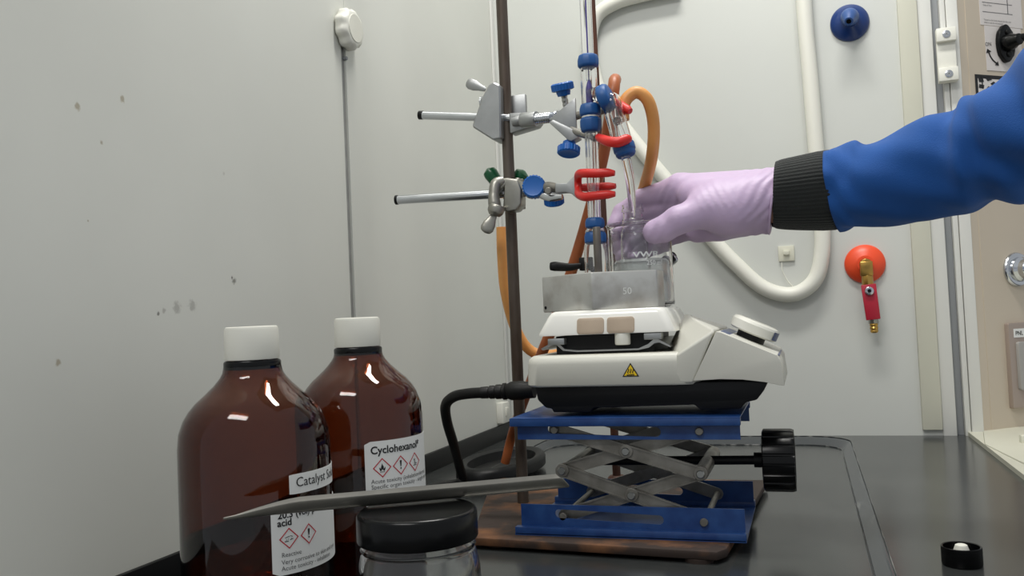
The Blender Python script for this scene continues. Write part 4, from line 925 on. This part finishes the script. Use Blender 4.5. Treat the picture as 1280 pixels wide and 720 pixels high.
printed(BB, oB, rB, phB, picto('flame', ud, vd, hB) + picto('bang', ue, vd, hB) + picto('tree', ud + 2 * (ue - ud), vd, hB), INK, 'pictogram', e3)

# ================================================================ JAR, SPATULA, SMALL CAP
tj = at(521, 636, .4596); kj = mpp(tj); oj = Vector((tj.x, tj.y, 0)); HJ = tj.z
jr = thing('glass_jar', oj, 'clear glass jar with a black screw lid in front of the brown bottles', 'jar')
RL = 75.5 * kj; hl = 36 * kj
MB().lathe(oj, UP, [(RL * .94, HJ - hl + .0004), (RL * .985, HJ - hl), (RL, HJ - hl + .001), (RL * .995, HJ - .0022), (RL * .975, HJ - .0006), (RL * .94, HJ), (RL * .90, HJ - .0007), (.001, HJ - .0009)], 96).build('screw_lid', BLACK, jr, ang=50)
rb_ = 77 * kj; zn = HJ - hl
pj = [(0, .003), (rb_ * .6, .0015), (rb_ * .9, 0), (rb_ * .98, .004), (rb_, .010), (rb_, zn - .024), (rb_ * .99, zn - .017), (rb_ * .955, zn - .0105), (RL * .945, zn - .007), (RL * .925, zn - .0055), (RL * .955, zn - .004), (RL * .925, zn - .0022), (RL * .90, zn + .001), (RL * .90, HJ - .005)]
ij = [(max(a - .0028, 0) if a > 1e-6 else 0, b + (.004 if i < 4 else 0)) for i, (a, b) in enumerate(pj)]
MB().lathe(oj, UP, pj + ij[::-1], 64).build('glass_body', GLASS2, jr, ang=60)
# scoop spatula lying across the lid
zs = HJ + .0007
sA = atZ(281, 652, zs + .001); sB = atZ(378, 640, zs); sC = atZ(640, 614, zs); sD = atZ(711, 609, zs)
sp_ = thing('spatula', sC, 'long stainless steel scoop spatula lying across the black jar lid', 'spatula')
ax = (sD - sB); ax.z = 0; LN = ax.length; ax.normalize(); sd_ = Vector((-ax.y, ax.x, 0)); LT = (sB - sA).length
mb = MB(); rows = 34; cs = 13
for layer in (0, 1):
    for i in range(rows + 1):
        t = -LT + (LN + LT) * i / rows
        if t < 0: w_ = max(.0006, .0070 * (1 - (-t / LT) ** 1.5)); droop = -.0 - .0022 * (-t / LT) ** 1.3
        elif t > LN - .006: w_ = .0070 * math.sqrt(max(.02, 1 - ((t - LN + .006) / .006) ** 2)); droop = 0
        else: w_ = .0070; droop = 0
        dep = .0066 * (w_ / .0070) ** 1.2
        for j in range(cs):
            a = (j / (cs - 1)) * 2 - 1
            zz = dep * abs(a) ** 2.6 + (.0009 if layer else 0)
            mb.v.append(sB + ax * t + sd_ * (a * w_) + Vector((0, 0, zz + droop + (.0052 * min(1, -t / LT) ** 1.2 * .35 if t < 0 else 0))))
NN = (rows + 1) * cs
for layer in (0, 1):
    for i in range(rows):
        for j in range(cs - 1): mb.f.append(tuple(layer * NN + x for x in (i * cs + j, i * cs + j + 1, (i + 1) * cs + j + 1, (i + 1) * cs + j)))
for i in range(rows):
    for j in (0, cs - 1): mb.f.append((i * cs + j, (i + 1) * cs + j, NN + (i + 1) * cs + j, NN + i * cs + j))
for i in (0, rows):
    for j in range(cs - 1): mb.f.append((i * cs + j, i * cs + j + 1, NN + i * cs + j + 1, NN + i * cs + j))
mb.build('scoop_blade', mat('worn_spatula_steel', (150, 147, 139), .34, metal=.85, var=.08, vscale=60), sp_, ang=50)
# small black cap upside down on the bench
pc = atZ(1203, 706, ZT); kc_ = mpp(pc)
q = thing('bottle_cap', pc, 'small black screw cap lying upside down on the bench at right', 'cap')
rr = 23.3 * kc_; hh = 23 * kc_
MB().lathe(pc, UP, [(0, 0), (rr * .95, 0), (rr, .001), (rr, hh), (rr * .97, hh + .0004), (rr * .91, hh), (rr * .9, .003), (0, .003)], 90, rfun=lambda t, j: 1 + .012 * math.cos(45 * t) if j in (2, 3) else 1).build('cap_shell', BLACK, q, ang=40)
MB().lathe(pc + Vector((0, 0, .003)), UP, [(rr * .5, 0), (rr * .48, hh * .35), (rr * .30, hh * .86), (rr * .22, hh * .9), (0, hh * .86)], 32).build('cone_liner', CAPW, q)

# ================================================================ PERSON REACHING IN (arm in view)
def surface_nets(D, o, h):
    """closed quad surface of a sampled distance field"""
    S = D < 0; nx, ny, nz = D.shape
    idx = -np.ones((nx - 1, ny - 1, nz - 1), int); acc = np.zeros((nx - 1, ny - 1, nz - 1, 3)); cnt = np.zeros((nx - 1, ny - 1, nz - 1))
    cs = [(i, j, k) for i in (0, 1) for j in (0, 1) for k in (0, 1)]
    sl = lambda c: tuple(slice(c[q], D.shape[q] - 1 + c[q]) for q in range(3))
    for a in cs:
        for q in range(3):
            if a[q] == 0:
                b = list(a); b[q] = 1; da, db = D[sl(a)], D[sl(b)]; m = (da < 0) != (db < 0)
                t = np.where(m, da / np.where(m, da - db, 1), 0)
                for r in range(3): acc[..., r] += m * (a[r] + (t if r == q else 0))
                cnt += m
    act = cnt > 0; idx[act] = np.arange(act.sum()); g = np.argwhere(act)
    V = o + (g + acc[act] / cnt[act][:, None]) * h; Fq = []
    for q in range(3):
        s0 = [slice(1, -1)] * 3; s0[q] = slice(0, -1); s1 = list(s0); s1[q] = slice(1, None)
        a, b = S[tuple(s0)], S[tuple(s1)]; m = np.argwhere(a != b)
        p = m + 1; p[:, q] -= 1
        e = [np.array([0, 0, 0])] * 4; u, v = (q + 1) % 3, (q + 2) % 3
        def off(du, dv): w_ = p.copy(); w_[:, u] -= du; w_[:, v] -= dv; return idx[tuple(w_.T)]
        quad = np.stack([off(0, 0), off(1, 0), off(1, 1), off(0, 1)], 1); inside = a[tuple(m.T)]
        quad[~inside] = quad[~inside][:, ::-1]; Fq.append(quad)
    return V, np.concatenate(Fq)
def sd_chain(X, pts, rad):
    d = None
    for (a, b), (ra, rb_) in zip(zip(pts[:-1], pts[1:]), zip(rad[:-1], rad[1:])):
        a = np.array(a); b = np.array(b); ba = b - a; t = np.clip(((X - a) @ ba) / (ba @ ba), 0, 1)
        e = np.linalg.norm(X - a - t[..., None] * ba, axis=-1) - (ra + (rb_ - ra) * t)
        d = e if d is None else smin(d, e, .003)
    return d
def smin(a, b, k):
    hh = np.clip(.5 + .5 * (b - a) / k, 0, 1); return b + (a - b) * hh - k * hh * (1 - hh)
A = lambda x, y, Y: tuple(at(x, y, Y))
hand_o = at(905, 258, .885)
person = thing('person', at(1300, 150, .80), 'person in a blue sleeve with black knit cuff and lilac glove holding the beaker', 'person')
wr = A(985, 247, .880)
palm = [([A(975, 239, .880), A(851, 237, .906)], [.0225, .0160]), ([A(975, 247, .886), A(854, 252, .913)], [.0215, .0160]), ([A(975, 255, .886), A(860, 268, .914)], [.0215, .0155]),
        ([A(975, 259, .882), A(868, 280, .910)], [.0200, .0145]), ([A(972, 254, .870), A(912, 262, .862), A(884, 256, .862)], [.0200, .0205, .0165]), ([A(1010, 243, .878), A(975, 248, .880)], [.024, .0262]),
        ([A(965, 262, .880), A(900, 280, .885), A(872, 286, .894)], [.020, .0165, .0140]), ([A(945, 245, .868), A(900, 247, .868), A(868, 245, .884)], [.0205, .0190, .0165])]
fing = [([A(851, 237, .906), A(803, 250, .930), A(778, 266, .928), A(768, 283, .917)], [.0155, .0118, .0102, .0085]),
        ([A(854, 252, .914), A(798, 270, .936), A(774, 287, .931), A(769, 303, .920)], [.0155, .0115, .0100, .0085]),
        ([A(860, 268, .916), A(802, 289, .936), A(780, 303, .930), A(775, 316, .919)], [.0150, .0108, .0095, .0080]),
        ([A(868, 281, .911), A(823, 300, .931), A(802, 311, .927), A(791, 320, .918)], [.0140, .0100, .0088, .0075])]
thumb = ([A(912, 266, .860), A(878, 265, .850), A(848, 275, .841), A(830, 286, .842), A(818.5, 290, .8425)], [.0190, .0152, .0134, .0126, .0116])
allp = np.array([p for c, r in palm + fing + [thumb] for p in c]); lo_, hi_ = allp.min(0) - .032, allp.max(0) + .032
h_ = .00155; gx = [np.arange(lo_[q], hi_[q], h_) for q in range(3)]
X = np.stack(np.meshgrid(*gx, indexing='ij'), -1)
dp = None
for c, r in palm:
    e = sd_chain(X, c, r); dp = e if dp is None else smin(dp, e, .010)
D_ = dp
for c, r in fing: D_ = np.minimum(D_, smin(dp, sd_chain(X, c, r), .007))
D_ = smin(D_, sd_chain(X, *thumb), .016)
# creases of the glove: diagonal folds at the thumb root, rings near the wrist
Wd = np.array(A(975, 247, .87)) - np.array(A(850, 247, .87)); Wl = np.linalg.norm(Wd); Wd /= Wl
s_ = (X - np.array(A(850, 247, .87))) @ Wd; zz = X[..., 2] - A(0, 0, .87)[2] * 0 - A(900, 250, .87)[2]
fold = np.exp(-((s_ - .038) / .020) ** 2) * np.exp(-((zz + .004) / .020) ** 2) * np.sin((s_ * .95 + zz * .55) * 900) * .00055
fold += np.exp(-((s_ - .085) / .022) ** 2) * np.sin((s_ - zz * .7) * 620 + 1.5 * np.sin(zz * 160)) * .0007
fold += np.exp(-((s_ + .018) / .014) ** 2) * np.sin((s_ * .8 - zz * .5) * 800) * .0004
D_ = D_ + fold
# the glove ends a little before the cuff
end = np.array(A(968, 248, .88)); cutn = Wd * .995 + np.array([0, 0, -.10]); cutn /= np.linalg.norm(cutn)
Dg = np.maximum(D_, (X - end) @ cutn)
V, Q = surface_nets(Dg, lo_, h_)
# relax the net a little
for it_ in range(3):
    acc = np.zeros_like(V); cn_ = np.zeros(len(V))
    for i in range(4):
        a, b = Q[:, i], Q[:, (i + 1) % 4]
        np.add.at(acc, a, V[b]); np.add.at(cn_, a, 1); np.add.at(acc, b, V[a]); np.add.at(cn_, b, 1)
    V = V * .5 + .5 * acc / cn_[:, None]
mb = MB(); mb.v = [Vector(v) for v in V]; mb.f = [tuple(int(i) for i in q) for q in Q]
# bare wrist and forearm: the body itself
mb2 = MB(); mb2.tube([at(900, 264, .884), at(955, 252, .880), at(985, 246, .878), at(1045, 238, .872), at(1150, 216, .850), at(1200, 201, .836), at(1240, 186, .823), at(1282, 164, .806), at(1340, 130, .780), at(1440, 58, .715)], [.012, .0215, .0240, .026, .029, .030, .031, .032, .035, .040], 28, sub=6)
arm_ = mb2.build('arm', SKIN, person)
gl = mb.build('glove', GLOVE, person, ang=180)
rim = []
cen = end
wx, wy_, wz_ = Vector(cutn), None, None
u_ = Vector((0, 0, 1)); u_ = (u_ - wx * u_.dot(wx)).normalized(); v_ = wx.cross(u_)
# ring found on the glove's own section
for i in range(40):
    t = 2 * PI * i / 40; dr = u_ * math.cos(t) + v_ * math.sin(t)
    sel = None
    r_ = .034
    for k in range(60):
        p = Vector(cen) - wx * .003 + dr * r_; ii = [int(round((p[q] - lo_[q]) / h_)) for q in range(3)]
        if D_[tuple(np.clip(ii, 0, np.array(D_.shape) - 1))] < 0: break
        r_ -= .0005
    rim.append(Vector(cen) - wx * .0006 + dr * (r_ + .0003))
MB().tube(rim, .0011, 8, closed=True, sub=2).build('rolled_rim', GLOVE, gl)
# sleeve and knit cuff
def cloth(path, n, ns, rf):
    P_ = [Vector(p) for p, r in path]; R_ = [r for p, r in path]
    return MB().tube(P_, R_, n, sub=ns, rfun=rf, cap=True)
sl = [(at(1041, 237.5, .872), .0386), (at(1062, 233.5, .869), .0384), (at(1090, 230, .864), .0388), (at(1150, 216, .850), .0425), (at(1200, 201, .836), .0447), (at(1240, 186, .823), .0462), (at(1282, 164, .806), .0485), (at(1340, 130, .780), .052), (at(1400, 90, .745), .056), (at(1460, 44, .70), .060)]
def gs(x, c, w_): return math.exp(-((x - c) / w_) ** 2)
def fold_s(s, t, r):
    # t: angle round the arm; long diagonal folds plus gathers at the cuff and at the elbow bend
    d = 0
    d += gs(s, .03, .05) * (.0009 * math.sin(5 * t + 1.0) + .0007 * math.sin(9 * t + .4))
    d += .0028 * math.sin(s * 34 + 2.2 * math.sin(t + .6) + .8) * gs(s, .24, .14) * (.55 + .45 * math.cos(t - 1.2))
    d += .0036 * math.sin(s * 42 - 2.6 * math.sin(t - .4)) * gs(s, .52, .12)
    d += .0042 * math.sin(s * 30 + 3 * math.sin(t)) * gs(s, .75, .2)
    d += .0012 * math.sin(3 * t + 20 * s) + .0008 * math.sin(7 * t - 33 * s)
    return r + d
cuff_path = [(at(968, 243.5, .878), .0300), (at(970, 243.5, .878), .0320), (at(979, 243.2, .8775), .0334), (at(1000, 241.5, .876), .0350), (at(1025, 239, .8735), .0366), (at(1040, 237.5, .872), .0368), (at(1048, 236.5, .871), .0350)]
slv = cloth(sl, 72, 10, fold_s).build('sleeve', SLEEVE, person, ang=180)
cloth(cuff_path, 240, 6, lambda s, t, r: r * (1 + .009 * math.sin(60 * t) + .012 * math.sin(2 * t + 1 + 4 * s))).build('knit_cuff', KNIT, slv, ang=180)
